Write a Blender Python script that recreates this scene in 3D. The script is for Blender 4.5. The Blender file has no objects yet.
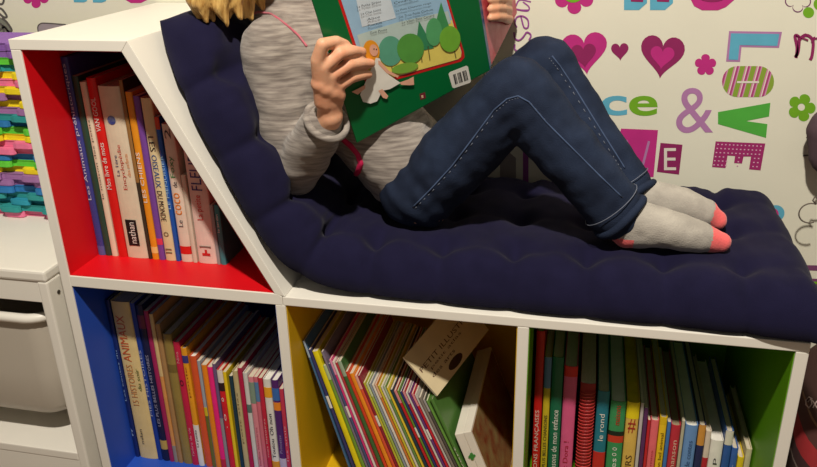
import bpy, bmesh, math, random
from mathutils import Vector, Matrix, Euler, noise
from mathutils.bvhtree import BVHTree
random.seed(7)
COL = bpy.context.scene.collection
sc = bpy.context.scene
V = Vector
# ------------------------------------------------------------------ camera
CAM = V((0.7728046, -0.9354549, 0.8999350))
ROT = Euler((1.16581369, 0.02323289, 0.22160137), 'XYZ')
FPX = 783.2433
M3 = ROT.to_matrix()
def ray(u, v): return M3 @ V(((u-408.5)/FPX, -(v-233.5)/FPX, -1.0))
def onY(u, v, y): d = ray(u, v); return CAM + d*((y-CAM.y)/d.y)
def onZ(u, v, z): d = ray(u, v); return CAM + d*((z-CAM.z)/d.z)
def onPlane(u, v, p, n): d = ray(u, v); return CAM + d*((p-CAM).dot(n)/d.dot(n))
def proj(p):
    q = M3.transposed() @ (V(p)-CAM); return 408.5+FPX*q.x/-q.z, 233.5-FPX*q.y/-q.z
cam_d = bpy.data.cameras.new('camera'); cam = bpy.data.objects.new('camera', cam_d); COL.objects.link(cam)
cam.location = CAM; cam.rotation_euler = ROT; cam_d.sensor_width = 36.0; cam_d.lens = FPX/817*36.0; cam_d.clip_start = .01
sc.camera = cam
# ------------------------------------------------------------------ sizes
T = .01557; W = .335; BT = .375; TB = .0139; ZT = .7359; ZR = .3787; DX = .1801; DI = .1690; D = .398; ZF = -.020; GND = -.046
X1 = T; X2 = T+W; X3 = 2*T+W; X4 = 2*T+2*W; X5 = 3*T+2*W; X6 = 3*T+3*W; X7 = 4*T+3*W
# ------------------------------------------------------------------ materials
def lin(c):
    return tuple(((x/255)/12.92 if x/255 <= .04045 else ((x/255+.055)/1.055)**2.4) for x in c)
MATS = {}
def mat(name, rgb, rough=.5, var=.06, scale=30.0, bump=0.0, bscale=200.0, stretch=(1,1,1), spec=.4, sheen=0.0, trans=0.0, sss=0.0, rgb2=None, coat=0.0):
    if name in MATS: return MATS[name]
    m = bpy.data.materials.new(name); m.use_nodes = True; nt = m.node_tree; b = nt.nodes['Principled BSDF']
    c = lin(rgb); c2 = lin(rgb2) if rgb2 else tuple(max(0, x*(1-var*2)) for x in c)
    tc = nt.nodes.new('ShaderNodeTexCoord'); mp = nt.nodes.new('ShaderNodeMapping'); mp.inputs['Scale'].default_value = stretch
    nz = nt.nodes.new('ShaderNodeTexNoise'); nz.inputs['Scale'].default_value = scale; nz.inputs['Detail'].default_value = 4
    cr = nt.nodes.new('ShaderNodeValToRGB'); cr.color_ramp.elements[0].position = .32; cr.color_ramp.elements[1].position = .68
    cr.color_ramp.elements[0].color = (*c2, 1); cr.color_ramp.elements[1].color = (*c, 1)
    nt.links.new(tc.outputs['Object'], mp.inputs[0]); nt.links.new(mp.outputs[0], nz.inputs['Vector']); nt.links.new(nz.outputs['Fac'], cr.inputs[0])
    nt.links.new(cr.outputs[0], b.inputs['Base Color'])
    b.inputs['Roughness'].default_value = rough; b.inputs['Specular IOR Level'].default_value = spec
    if sheen: b.inputs['Sheen Weight'].default_value = sheen; b.inputs['Sheen Roughness'].default_value = .5
    if trans: b.inputs['Transmission Weight'].default_value = trans
    if coat: b.inputs['Coat Weight'].default_value = coat
    if sss:
        b.inputs['Subsurface Weight'].default_value = sss; b.inputs['Subsurface Radius'].default_value = (.012, .005, .003); b.inputs['Subsurface Scale'].default_value = .5
    if bump:
        n2 = nt.nodes.new('ShaderNodeTexNoise'); n2.inputs['Scale'].default_value = bscale; n2.inputs['Detail'].default_value = 3
        bp = nt.nodes.new('ShaderNodeBump'); bp.inputs['Strength'].default_value = bump; bp.inputs['Distance'].default_value = .002
        nt.links.new(mp.outputs[0], n2.inputs['Vector']); nt.links.new(n2.outputs['Fac'], bp.inputs['Height']); nt.links.new(bp.outputs[0], b.inputs['Normal'])
    MATS[name] = m; return m
def cm(rgb, rough=.45, kind='card'):
    return mat('%s_%02x%02x%02x' % (kind, *rgb), rgb, rough=rough, var=.05, scale=60)
WHITE = mat('white_melamine', (236, 232, 222), .38, .015, 8, bump=.02, bscale=60)
PAGES = mat('page_edges', (226, 214, 190), .85, .16, 90, stretch=(60, 1, 1), spec=.1)
# ------------------------------------------------------------------ mesh helpers
def link(name, me, m=None, parent=None, smooth=False):
    o = bpy.data.objects.new(name, me); COL.objects.link(o)
    if m is not None: me.materials.append(m)
    if parent is not None: o.parent = parent
    if smooth:
        for p in me.polygons: p.use_smooth = True
    return o
def pyd(name, vs, fs, m=None, parent=None, smooth=False):
    me = bpy.data.meshes.new(name); me.from_pydata([tuple(v) for v in vs], [], fs); me.update()
    bm = bmesh.new(); bm.from_mesh(me); bmesh.ops.recalc_face_normals(bm, faces=bm.faces); bm.to_mesh(me); bm.free()
    return link(name, me, m, parent, smooth)
def frombm(name, bm, m=None, parent=None, smooth=False, bevel=0.0, seg=2):
    if bevel: bmesh.ops.bevel(bm, geom=list(bm.edges), offset=bevel, segments=seg, affect='EDGES', profile=.6)
    bmesh.ops.recalc_face_normals(bm, faces=bm.faces)
    me = bpy.data.meshes.new(name); bm.to_mesh(me); bm.free()
    return link(name, me, m, parent, smooth)
def bbox(bm, a, b):
    r = bmesh.ops.create_cube(bm, size=1.0)
    for v in r['verts']:
        v.co = V(((a[0]+b[0])/2+v.co.x*(b[0]-a[0]), (a[1]+b[1])/2+v.co.y*(b[1]-a[1]), (a[2]+b[2])/2+v.co.z*(b[2]-a[2])))
def box(name, a, b, m, parent=None, bevel=.0012):
    bm = bmesh.new(); bbox(bm, a, b); return frombm(name, bm, m, parent, bevel=bevel)
def prismY(bm, poly, y0, y1):
    a = [bm.verts.new((x, y0, z)) for x, z in poly]; b = [bm.verts.new((x, y1, z)) for x, z in poly]
    n = len(poly); bm.faces.new(a); bm.faces.new(b[::-1])
    for i in range(n): bm.faces.new((a[i], b[i], b[(i+1) % n], a[(i+1) % n]))
def tube(bm, pts, r, seg=8, closed=False):
    pts = [V(p) for p in pts]; n = len(pts); rings = []
    up = None
    for i, p in enumerate(pts):
        d = (pts[(i+1) % n]-pts[i-1]) if closed else (pts[min(i+1, n-1)]-pts[max(i-1, 0)])
        if d.length < 1e-9: d = V((0, 0, 1))
        d.normalize()
        if up is None: up = d.orthogonal().normalized()
        else:
            up = up-d*up.dot(d)
            up = up.normalized() if up.length > 1e-6 else d.orthogonal().normalized()
        s = d.cross(up); rr = r[i] if isinstance(r, (list, tuple)) else r
        rings.append([bm.verts.new(p+(up*math.cos(2*math.pi*k/seg)+s*math.sin(2*math.pi*k/seg))*rr) for k in range(seg)])
    for i in range(n if closed else n-1):
        A, B = rings[i], rings[(i+1) % n]
        for k in range(seg): bm.faces.new((A[k], A[(k+1) % seg], B[(k+1) % seg], B[k]))
    if not closed: bm.faces.new(rings[0][::-1]); bm.faces.new(rings[-1])
def tubeobj(name, pts, r, m, parent=None, seg=8, closed=False):
    bm = bmesh.new(); tube(bm, pts, r, seg, closed); return frombm(name, bm, m, parent, smooth=True)
def capsule(bm, p0, r0, p1, r1, seg=18, flat=None):
    """tapered capsule; flat=(direction, factor) squashes the section along a direction"""
    p0, p1 = V(p0), V(p1); d = (p1-p0); L = d.length; d = d.normalized() if L > 1e-9 else V((0, 0, 1))
    a = d.orthogonal().normalized(); b = d.cross(a); prof = []
    for k in range(1, 7): t = math.pi/2*k/6; prof.append((-r0*math.cos(t), r0*math.sin(t)))
    for k in range(0, 6): t = math.pi/2*k/6; prof.append((L+r1*math.sin(t), r1*math.cos(t)))
    def sq(o):
        if flat: f = V(flat[0]).normalized(); o = o-f*(o.dot(f)*(1-flat[1]))
        return o
    s = bm.verts.new(p0+sq(-d*r0)); e = bm.verts.new(p0+d*L+sq(d*r1)); rings = []
    for h, r in prof:
        base = p0+d*min(max(h, 0), L); off = d*(h-min(max(h, 0), L))
        rings.append([bm.verts.new(base+sq(off+(a*math.cos(2*math.pi*k/seg)+b*math.sin(2*math.pi*k/seg))*r)) for k in range(seg)])
    for k in range(seg):
        bm.faces.new((s, rings[0][(k+1) % seg], rings[0][k])); bm.faces.new((e, rings[-1][k], rings[-1][(k+1) % seg]))
        for i in range(len(rings)-1): bm.faces.new((rings[i][k], rings[i][(k+1) % seg], rings[i+1][(k+1) % seg], rings[i+1][k]))
def fuse(name, bm, m, parent, voxel, it=4, disp=None, factor=.5):
    """melt overlapping closed shapes into one continuous surface"""
    bmesh.ops.recalc_face_normals(bm, faces=bm.faces)
    me = bpy.data.meshes.new(name+'_raw'); bm.to_mesh(me); bm.free()
    o = bpy.data.objects.new(name+'_raw', me); COL.objects.link(o)
    r = o.modifiers.new('r', 'REMESH'); r.mode = 'VOXEL'; r.voxel_size = voxel
    if it: s = o.modifiers.new('s', 'SMOOTH'); s.factor = factor; s.iterations = it
    dg = bpy.context.evaluated_depsgraph_get(); me2 = bpy.data.meshes.new_from_object(o.evaluated_get(dg))
    bpy.data.objects.remove(o); bpy.data.meshes.remove(me); me2.name = name; me2.materials.clear()
    if disp:
        ns = [v.normal.copy() for v in me2.vertices]
        for v, n in zip(me2.vertices, ns): v.co += n*disp(v.co, n)
        me2.update()
    return link(name, me2, m, parent, smooth=True)
def tag(o, label, cat, group=None, kind=None):
    o['label'] = label; o['category'] = cat
    if group: o['group'] = group
    if kind: o['kind'] = kind
    return o
def struct(o, label=None):
    o['kind'] = 'structure'
    if label: o['label'] = label
    return o
def empty(name, loc=(0, 0, 0)):
    o = bpy.data.objects.new(name, None); COL.objects.link(o); o.location = loc; o.empty_display_size = .02; return o
FONTC = {}
def textmesh(txt, bold=0.0, res=2):
    """text as a flat mesh in the XY plane, bottom left at the origin, with its bounds"""
    cu = bpy.data.curves.new('t', 'FONT'); cu.body = txt; cu.size = 1; cu.offset = bold; cu.resolution_u = res; cu.fill_mode = 'BOTH'
    o = bpy.data.objects.new('t', cu); COL.objects.link(o)
    dg = bpy.context.evaluated_depsgraph_get(); me = bpy.data.meshes.new_from_object(o.evaluated_get(dg))
    bpy.data.objects.remove(o); bpy.data.curves.remove(cu)
    xs = [v.co.x for v in me.vertices]; ys = [v.co.y for v in me.vertices]
    if not xs: return me, 1, 1
    x0, y0 = min(xs), min(ys)
    for v in me.vertices: v.co.x -= x0; v.co.y -= y0
    return me, max(xs)-x0, max(ys)-y0
def text_at(name, txt, origin, ex, ey, w, h, m, parent, bold=0.0, res=2):
    """text filling the w x h box from origin along unit ex (reading) and ey (up)"""
    me, tw, th = textmesh(txt, bold, res); ex, ey = V(ex), V(ey); o = V(origin)
    for v in me.vertices: v.co = o+ex*(v.co.x/tw*w)+ey*(v.co.y/th*h)
    me.materials.clear(); me.name = name
    return link(name, me, m, parent)
# ------------------------------------------------------------------ setting
FLOORM = mat('floor_wood', (120, 92, 66), .5, .2, 6, stretch=(1, 12, 1))
struct(box('floor', (-1.6, -2.2, GND-.03), (2.4, D+.02, GND), FLOORM, bevel=0))
WALLM = mat('wallpaper_cream', (226, 224, 206), .75, .015, 14, bump=.05, bscale=120)
wall = struct(box('wall_back', (-1.6, D, GND), (2.4, D+.1, 2.4), WALLM, bevel=0))
struct(box('baseboard_back', (-1.6, D-.012, GND), (-.6, D-.0005, GND+.07), WHITE, bevel=0))
def wp(u, v, k=1):
    p = onY(u, v, D); return V((p.x, D-.0004*k, p.z))
def flat(name, loops, m, k=1, label=None, parent=None):
    """printed shape on the wallpaper from outline points (first loop) and optional holes"""
    cu = bpy.data.curves.new(name, 'CURVE'); cu.dimensions = '2D'; cu.fill_mode = 'BOTH'
    for lp in loops:
        s = cu.splines.new('POLY'); s.points.add(len(lp)-1); s.use_cyclic_u = True
        for i, (u, v) in enumerate(lp):
            q = wp(u, v, k); s.points[i].co = (q.x, q.z, 0, 1)
    o = bpy.data.objects.new(name, cu); COL.objects.link(o)
    dg = bpy.context.evaluated_depsgraph_get(); me = bpy.data.meshes.new_from_object(o.evaluated_get(dg))
    bpy.data.objects.remove(o); bpy.data.curves.remove(cu)
    for v in me.vertices: v.co = V((v.co.x, D-.0004*k, v.co.y))
    me.materials.clear(); me.name = name
    o = link(name, me, m, parent or wall)
    if label: o['label'] = label
    return o
def ell(cx, cy, rx, ry, n=28, a0=0, rot=0):
    out = []
    for i in range(n):
        a = 2*math.pi*i/n+a0; x, y = rx*math.cos(a), ry*math.sin(a)
        out.append((cx+x*math.cos(rot)-y*math.sin(rot), cy+x*math.sin(rot)+y*math.cos(rot)))
    return out
def heart(cx, cy, w, h, rot=0, n=40):
    out = []
    for i in range(n):
        t = 2*math.pi*i/n; x = 16*math.sin(t)**3/16*w/2
        y = -(13*math.cos(t)-5*math.cos(2*t)-2*math.cos(3*t)-math.cos(4*t)+2.5)/14.5*h/2
        out.append((cx+x*math.cos(rot)-y*math.sin(rot), cy+x*math.sin(rot)+y*math.cos(rot)))
    return out
def petals(cx, cy, r, n=5, d=.28, a0=-1.57):
    N = n*16; f = lambda t: r*(.60+.40*abs(math.cos(n*t/2))**.55)
    return [(cx+f(2*math.pi*i/N)*math.cos(2*math.pi*i/N+a0), cy+f(2*math.pi*i/N)*math.sin(2*math.pi*i/N+a0)) for i in range(N)]
def stroke(name, pts, wpx, m, k=1, label=None):
    """pen stroke printed on the wall: a ribbon along smoothed points"""
    P = []
    for i in range(len(pts)-1):
        p0, p1, p2, p3 = pts[max(i-1, 0)], pts[i], pts[i+1], pts[min(i+2, len(pts)-1)]
        for s in range(6):
            t = s/6
            P.append(tuple(.5*((2*p1[j])+(-p0[j]+p2[j])*t+(2*p0[j]-5*p1[j]+4*p2[j]-p3[j])*t*t+(-p0[j]+3*p1[j]-3*p2[j]+p3[j])*t**3) for j in (0, 1)))
    P.append(pts[-1]); vs = []; fs = []
    for i, p in enumerate(P):
        a, b = P[max(i-1, 0)], P[min(i+1, len(P)-1)]; dx, dy = b[0]-a[0], b[1]-a[1]; L = math.hypot(dx, dy) or 1
        nx, ny = -dy/L*wpx/2, dx/L*wpx/2
        vs += [wp(p[0]+nx, p[1]+ny, k), wp(p[0]-nx, p[1]-ny, k)]
        if i: fs.append((2*i-2, 2*i, 2*i+1, 2*i-1))
    o = pyd(name, vs, fs, m, wall)
    if label: o['label'] = label
    return o
def pm(name, rgb): return mat('print_'+name, rgb, .7, .04, 40)
MAG = pm('magenta', (190, 40, 128)); DMAG = pm('dark_magenta', (142, 30, 92)); MAU = pm('mauve', (176, 122, 172)); CYA = pm('blue', (92, 172, 200)); GRN = pm('green', (112, 170, 28)); EMG = pm('emerald', (78, 172, 62)); GRY = pm('grey', (150, 142, 140)); PAPER = pm('paper', (226, 220, 208)); PUR = pm('purple', (150, 70, 150)); PLUM = pm('plum', (120, 66, 108)); DGR = pm('dark_grey', (92, 88, 86))
flat('printed_heart', [heart(585, 54, 46, 42, -.1)], MAG, 1, 'large magenta heart printed behind the bent knee')
flat('printed_heart', [heart(584, 56, 25, 24, -.1)], DMAG, 2, 'dark inner heart')
flat('printed_heart', [heart(620, 52, 17.5, 17.5, -.05)], DMAG, 1, 'small dark heart printed between the two large ones')
flat('printed_heart', [heart(662, 57.5, 44, 43, .1)], DMAG, 1, 'large dark heart printed right of the small one')
flat('printed_heart', [heart(662, 58, 24, 23, .1)], MAG, 2, 'magenta inner heart')
flat('printed_flower', [petals(705.5, 65, 11)], MAG, 1, 'small magenta flower')
Lp = [(729, 31), (782, 31.8), (779, 47.8), (741.5, 47), (740, 61.8), (726, 61.5)]
flat('printed_letter', [Lp], MAU, 1, 'blue letter L with mauve rim')
flat('letter_fill', [[(731, 33.2), (779.3, 33.9), (777.2, 45.8), (739.5, 45), (738, 59.8), (728.5, 59.5)]], CYA, 2)
# striped O
def striped(name, cols):
    m = bpy.data.materials.new(name); m.use_nodes = True; nt = m.node_tree; b = nt.nodes['Principled BSDF']; b.inputs['Roughness'].default_value = .7
    tc = nt.nodes.new('ShaderNodeTexCoord'); sp = nt.nodes.new('ShaderNodeSeparateXYZ'); mu = nt.nodes.new('ShaderNodeMath'); mu.operation = 'MULTIPLY_ADD'
    fr = nt.nodes.new('ShaderNodeMath'); fr.operation = 'FRACT'; cr = nt.nodes.new('ShaderNodeValToRGB'); cr.color_ramp.interpolation = 'CONSTANT'
    zt = nt.nodes.new('ShaderNodeMath'); zt.operation = 'MULTIPLY_ADD'; zt.inputs[1].default_value = -.12
    nt.links.new(tc.outputs['Object'], sp.inputs[0]); nt.links.new(sp.outputs['Z'], zt.inputs[0]); nt.links.new(sp.outputs['X'], zt.inputs[2])
    nt.links.new(zt.outputs[0], mu.inputs[0]); mu.inputs[1].default_value = 1/.0165; nt.links.new(mu.outputs[0], fr.inputs[0])
    nt.links.new(fr.outputs[0], cr.inputs[0]); e = cr.color_ramp.elements
    while len(e) < len(cols): e.new(.5)
    for i, (p, c) in enumerate(cols): e[i].position = p; e[i].color = (*lin(c), 1)
    nt.links.new(cr.outputs[0], b.inputs['Base Color']); return m
STR = striped('print_stripes', [(0, (132, 160, 50)), (.33, (206, 130, 168)), (.45, (226, 214, 206)), (.55, (170, 60, 120)), (.75, (206, 140, 176)), (.86, (132, 160, 50))])
O = []
for (cx, cy, a) in ((758.5, 81.5, -1.57), (737.5, 81.5, 1.57)):
    for i in range(15): t = a+math.pi*i/14; O.append((cx+15.5*math.cos(t), cy+15.5*math.sin(t)))
flat('printed_letter', [O], STR, 1, 'striped letter O')
flat('letter_slit', [[(737, 81), (759, 81), (759, 83), (737, 83)]], PAPER, 2)
flat('printed_letter', [[(718, 112), (770.4, 102.7), (769, 116.4), (746, 121), (767.4, 124), (766, 137.8), (718, 124)]], EMG, 1, 'green letter V')
Ep = [(715.6, 141.3), (765.3, 143.4), (760.5, 170.3), (749, 169.3), (751, 156.5), (743.5, 156.5), (742, 163.5), (734, 163), (735, 156), (727.5, 155.5), (725.5, 168), (712, 167)]
flat('printed_letter', [Ep], pm('raspberry', (158, 38, 104)), 1, 'dotted magenta letter E')
DOT = pm('dot', (222, 168, 196)); bm = bmesh.new()
for r in range(6):
    for c in range(12):
        u, v = 718+c*3.9-r*.8, 144.2+r*4.1+c*.17
        if v > 155.5 and (727 < u < 735.5 or 741 < u < 751.5): continue
        if u < 764-r*.9 and v < 167.5:
            q = [wp(u-.75, v-.6, 2), wp(u+.75, v-.6, 2), wp(u+.75, v+.6, 2), wp(u-.75, v+.6, 2)]; bm.faces.new([bm.verts.new(x) for x in q])
frombm('letter_dots', bm, DOT, wall)
def wtext(name, txt, u0, v0, u1, v1, m, k=1, label=None, bold=0.0):
    a, b, c = wp(u0, v1, k), wp(u1, v1, k), wp(u0, v0, k)
    ex = b-a; ey = c-a; o = text_at(name, txt, a, ex.normalized(), ey.normalized(), ex.length, ey.length, m, wall, bold, 6)
    if label: o['label'] = label
    return o
wtext('printed_ampersand', '&', 676, 88, 713, 133, MAU, 1, 'mauve ampersand')
wtext('printed_letter', 'a', 572, 96, 597, 115.5, MAG, 1, None, .01)
wtext('printed_letter', 'c', 601, 95.8, 627, 115.5, CYA, 1, 'bold blue letter c', .018)
wtext('printed_letter', 'e', 629, 95.8, 657.5, 115.8, GRN, 1, 'bold green letter e', .018)
flat('printed_square', [[(621, 128.5), (658, 130), (653.5, 177), (612, 176)]], MAG, 1, 'magenta square behind the shin')
stroke('printed_letter', [(626, 140), (641, 172)], 2.4, MAU, 2, 'thin mauve letter V'); stroke('letter_stroke', [(641, 172), (649, 141)], 2.4, MAU, 2)
flat('printed_square', [[(660.5, 142.8), (682.5, 144.6), (679, 174.5), (656.8, 171.8)]], DMAG, 1, 'dark magenta square with white E')
wtext('printed_letter', 'E', 664, 148, 676, 170, PAPER, 2)
flat('printed_bar', [[(523, 138), (528.5, 138), (528.5, 186), (523, 186)]], PUR, 1)
flat('printed_leaf', [[(500, 160), (509, 152), (516, 158), (516, 182), (500, 182)]], GRY, 1)
flat('printed_flower', [petals(574, -7, 21, 6, .22, .5)], MAG, 1, 'magenta flower with green centre'); flat('flower_centre', [ell(573, -6, 10, 8.5)], GRN, 2)
for x in (624, 650):
    flat('printed_letter', [[(x, -12), (x+23, -12), (x+23, 3), (x+15, 10), (x, 10)]], CYA, 1, 'blue block letter'); flat('letter_face', [[(x+5, -12), (x+21, -12), (x+19, 2), (x+7, 1.5)]], DMAG, 2)
flat('printed_blob', [[(686, -10), (738, -10), (734, 0), (726, 7), (718, 10.3), (702, 10.3), (694, 6)]], MAG, 1, 'magenta rounded letter'); flat('blob_centre', [ell(712, -5, 15, 7)], DMAG, 2)
flat('printed_flower', [petals(798, -1, 13.5, 5, .2, 1.6), petals(798, -1, 12.3, 5, .2, 1.6)], PLUM, 1, 'outlined flower'); flat('printed_dot', [ell(808.5, 12.5, 5.6, 5.4)], GRN, 1); flat('printed_dot', [ell(819, 4, 5.5, 6)], GRN, 1)
flat('printed_flower', [petals(801.5, 107.5, 14, 5, .2, -1.2), ell(801.3, 107, 3.6, 3.6, 20)], GRN, 1, 'green flower with open centre')
# drawn letters
def script(name, strokes, w, m, label=None):
    for i, s in enumerate(strokes): stroke(name, s, w, m, 1+i, label if i == 0 else None)
script('printed_script', [[(531, 2), (520, 0), (516, 6), (515, 9), (527, 11), (529, 7), (523, 2)], [(516, 9), (522, 10), (529, 10)], [(521, 16), (524, 27), (528, 27), (528, 20), (523, 16), (517, 17), (515, 23), (517, 27)],
    [(529, 40), (531, 35), (527, 32), (523, 37), (519, 40), (515, 38), (514, 32)], [(529, 52), (531, 47), (527, 44), (523, 49), (519, 51), (515, 49), (515, 44)]], 1.5, PUR, 'purple handwritten letters running down the wall')
wn = [[(796, 58), (797, 48), (795, 36), (799, 38), (798, 52), (795, 57)], [(798, 42), (803, 36), (809, 36), (813, 42), (812, 55), (810, 60)], [(799, 39), (805, 34), (811, 38), (815, 37)], [(811, 42), (816, 38), (819, 40)], [(796, 34), (801, 37), (808, 40)]]
for i, s in enumerate(wn): stroke('printed_letter', s, 3.2 if i < 2 else 1.5, DMAG, 1+i, 'feathery dark magenta letter m' if i == 0 else None)
stroke('printed_dash', [(806, 137.5), (813, 137.5), (820, 140)], 1.5, DGR); stroke('printed_dash', [(803, 155.5), (811, 155.5), (820, 158)], 1.5, DGR)
flat('printed_dot', [ell(776, 213, 8.5, 8)], CYA, 1, 'blue dot with a magenta dot on it'); flat('printed_dot', [ell(773, 214, 5.6, 6)], MAG, 2); flat('printed_dot', [ell(776, 226, 6, 6.5)], pm('slate', (120, 132, 160)), 1)
flat('printed_link', [[(782, 268), (786, 264.5), (825, 265.5), (825, 271), (800, 270), (800, 278), (825, 279), (825, 292), (790, 290)]], PLUM, 1, 'plum and green chain link'); stroke('link_stripe', [(786, 273), (799, 273), (804, 272)], 2.5, GRN, 2); stroke('link_stripe', [(788, 282), (802, 282), (822, 283)], 2.5, GRN, 2)
stroke('printed_scroll', [(797, 300), (806, 303), (820, 304)], 3.5, MAU, 1)
# left of the girl
flat('printed_flower', [petals(36, -6, 14, 6, .2, .5)], MAG, 1, 'magenta flower at the top left'); flat('printed_letter', [[(73, -8), (88, -8), (87, 1), (84, 2.4), (74, 2.2)]], CYA, 1); flat('printed_letter', [[(93, -8), (108, -8), (106, 1), (102, 2.6), (93, 2.4)]], CYA, 1)
flat('printed_blob', [[(124, -8), (150, -8), (147, 0), (141, 3), (131, 3), (126, 0)]], MAG, 1)
flat('printed_bar', [[(38, 27), (40, 24), (45, 23), (66, 24.5), (90, 24), (90, 40), (42, 40), (38, 34)]], pm('greymauve', (160, 148, 158)), 1, 'grey mauve bar with rounded end'); stroke('bar_outline', [(38.5, 32), (38, 27), (40, 24), (45, 23), (66, 24.5)], 1.1, DGR, 2)
for i, s in enumerate([[(-4, 3), (2, 4), (4, 0), (2, -4)], [(-3, 8), (2, 9), (7, 16), (4, 17), (-2, 12)], [(2, 18), (7, 22), (12, 30), (8, 31), (3, 25)], [(0, 30), (5, 27), (9, 32), (14, 36)], [(-3, 22), (2, 25), (4, 32), (2, 37)]]): stroke('printed_scroll', s, 2.0, DGR, 2)
flat('printed_leaf', [[(-5, 14), (3, 19), (9, 24), (12, 34), (12, 42), (-5, 42)]], pm('stone', (128, 130, 120)), 1)

# ------------------------------------------------------------------ bench bookcase
bc = tag(empty('bench_bookcase', (0, 0, GND)), 'white stepped bookcase bench with sloping backrest and red, blue, yellow and green cubbies', 'bookcase')
bm = bmesh.new(); prismY(bm, [(0, ZT-TB), (DI-.0003, ZT-TB), (DX-.0003, ZT), (0, ZT)], 0, D-.002); frombm('top_panel', bm, WHITE, bc, bevel=.0006)
box('side_panel', (0, 0, GND), (T, D-.002, ZT-TB-.0003), WHITE, bc)
box('side_panel', (X6, 0, GND), (X7, D-.002, BT-TB-.0003), WHITE, bc)
box('divider', (X2, 0, ZF), (X3, D-.002, BT-TB-.0003), WHITE, bc); box('divider', (X4, 0, ZF), (X5, D-.002, BT-TB-.0003), WHITE, bc)
bm = bmesh.new(); prismY(bm, [(T+.0003, BT-TB), (X3-.004, BT-TB), (X3-.004, BT), (X2+.006, ZR), (T+.0003, ZR)], 0, D-.002); frombm('middle_shelf', bm, WHITE, bc, bevel=.0008)
box('seat_panel', (X3-.0035, 0, BT-TB), (X7, D-.002, BT), WHITE, bc)
bm = bmesh.new(); prismY(bm, [(DX, ZT), (X3+.001, BT+.0003), (X2+.001, ZR+.0003), (DI, ZT-TB)], 0, D-.002); frombm('sloping_panel', bm, WHITE, bc, bevel=.0008)
box('bottom_panel', (T+.0003, 0, GND), (X6-.0003, D-.002, ZF-.0003), WHITE, bc); box('back_panel', (T+.0003, D-.008, ZF), (X6-.0003, D-.003, BT-TB-.001), WHITE, bc)
bm = bmesh.new(); prismY(bm, [(T+.0003, ZR), (X2, ZR), (DI, ZT-TB), (T+.0003, ZT-TB)], D-.008, D-.003); frombm('back_panel', bm, WHITE, bc)
def lining(poly, rgb, label):
    n = len(poly); cx = sum(p[0] for p in poly)/n; cz = sum(p[1] for p in poly)/n; inner = []
    for i in range(n):
        p0, p, p2 = V(poly[i-1]), V(poly[i]), V(poly[(i+1) % n]); a = (p-p0).normalized(); b = (p2-p).normalized()
        na, nb = V((-a.y, a.x)), V((-b.y, b.x)); k = (na+nb)/(1+na.dot(nb)); inner.append(p+k*.0011)
    outer = [V(p)+(V(q)-V(p))*.2 for p, q in zip(poly, inner)]
    bm = bmesh.new()
    for i in range(n):
        j = (i+1) % n; prismY(bm, [outer[i], outer[j], inner[j], inner[i]], .0025, D-.010)
    prismY(bm, inner, D-.0098, D-.0086)
    o = frombm('cubby_lining', bm, mat('paint_'+label.split()[0], rgb, .45, .03, 20), bc); o['label'] = label
lining([(T, ZR), (X2-.001, ZR), (DI, ZT-TB), (T, ZT-TB)], (214, 14, 26), 'red painted inside of the top cubby')
lining([(T, ZF), (X2, ZF), (X2, BT-TB), (T, BT-TB)], (40, 84, 190), 'blue painted inside of the lower left cubby')
lining([(X3, ZF), (X4, ZF), (X4, BT-TB), (X3, BT-TB)], (228, 184, 22), 'yellow painted inside of the middle cubby')
lining([(X5, ZF), (X6, ZF), (X6, BT-TB), (X5, BT-TB)], (104, 168, 14), 'green painted inside of the right cubby')

for ch in bc.children: ch.matrix_parent_inverse = Matrix.Translation((0, 0, -GND))
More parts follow.
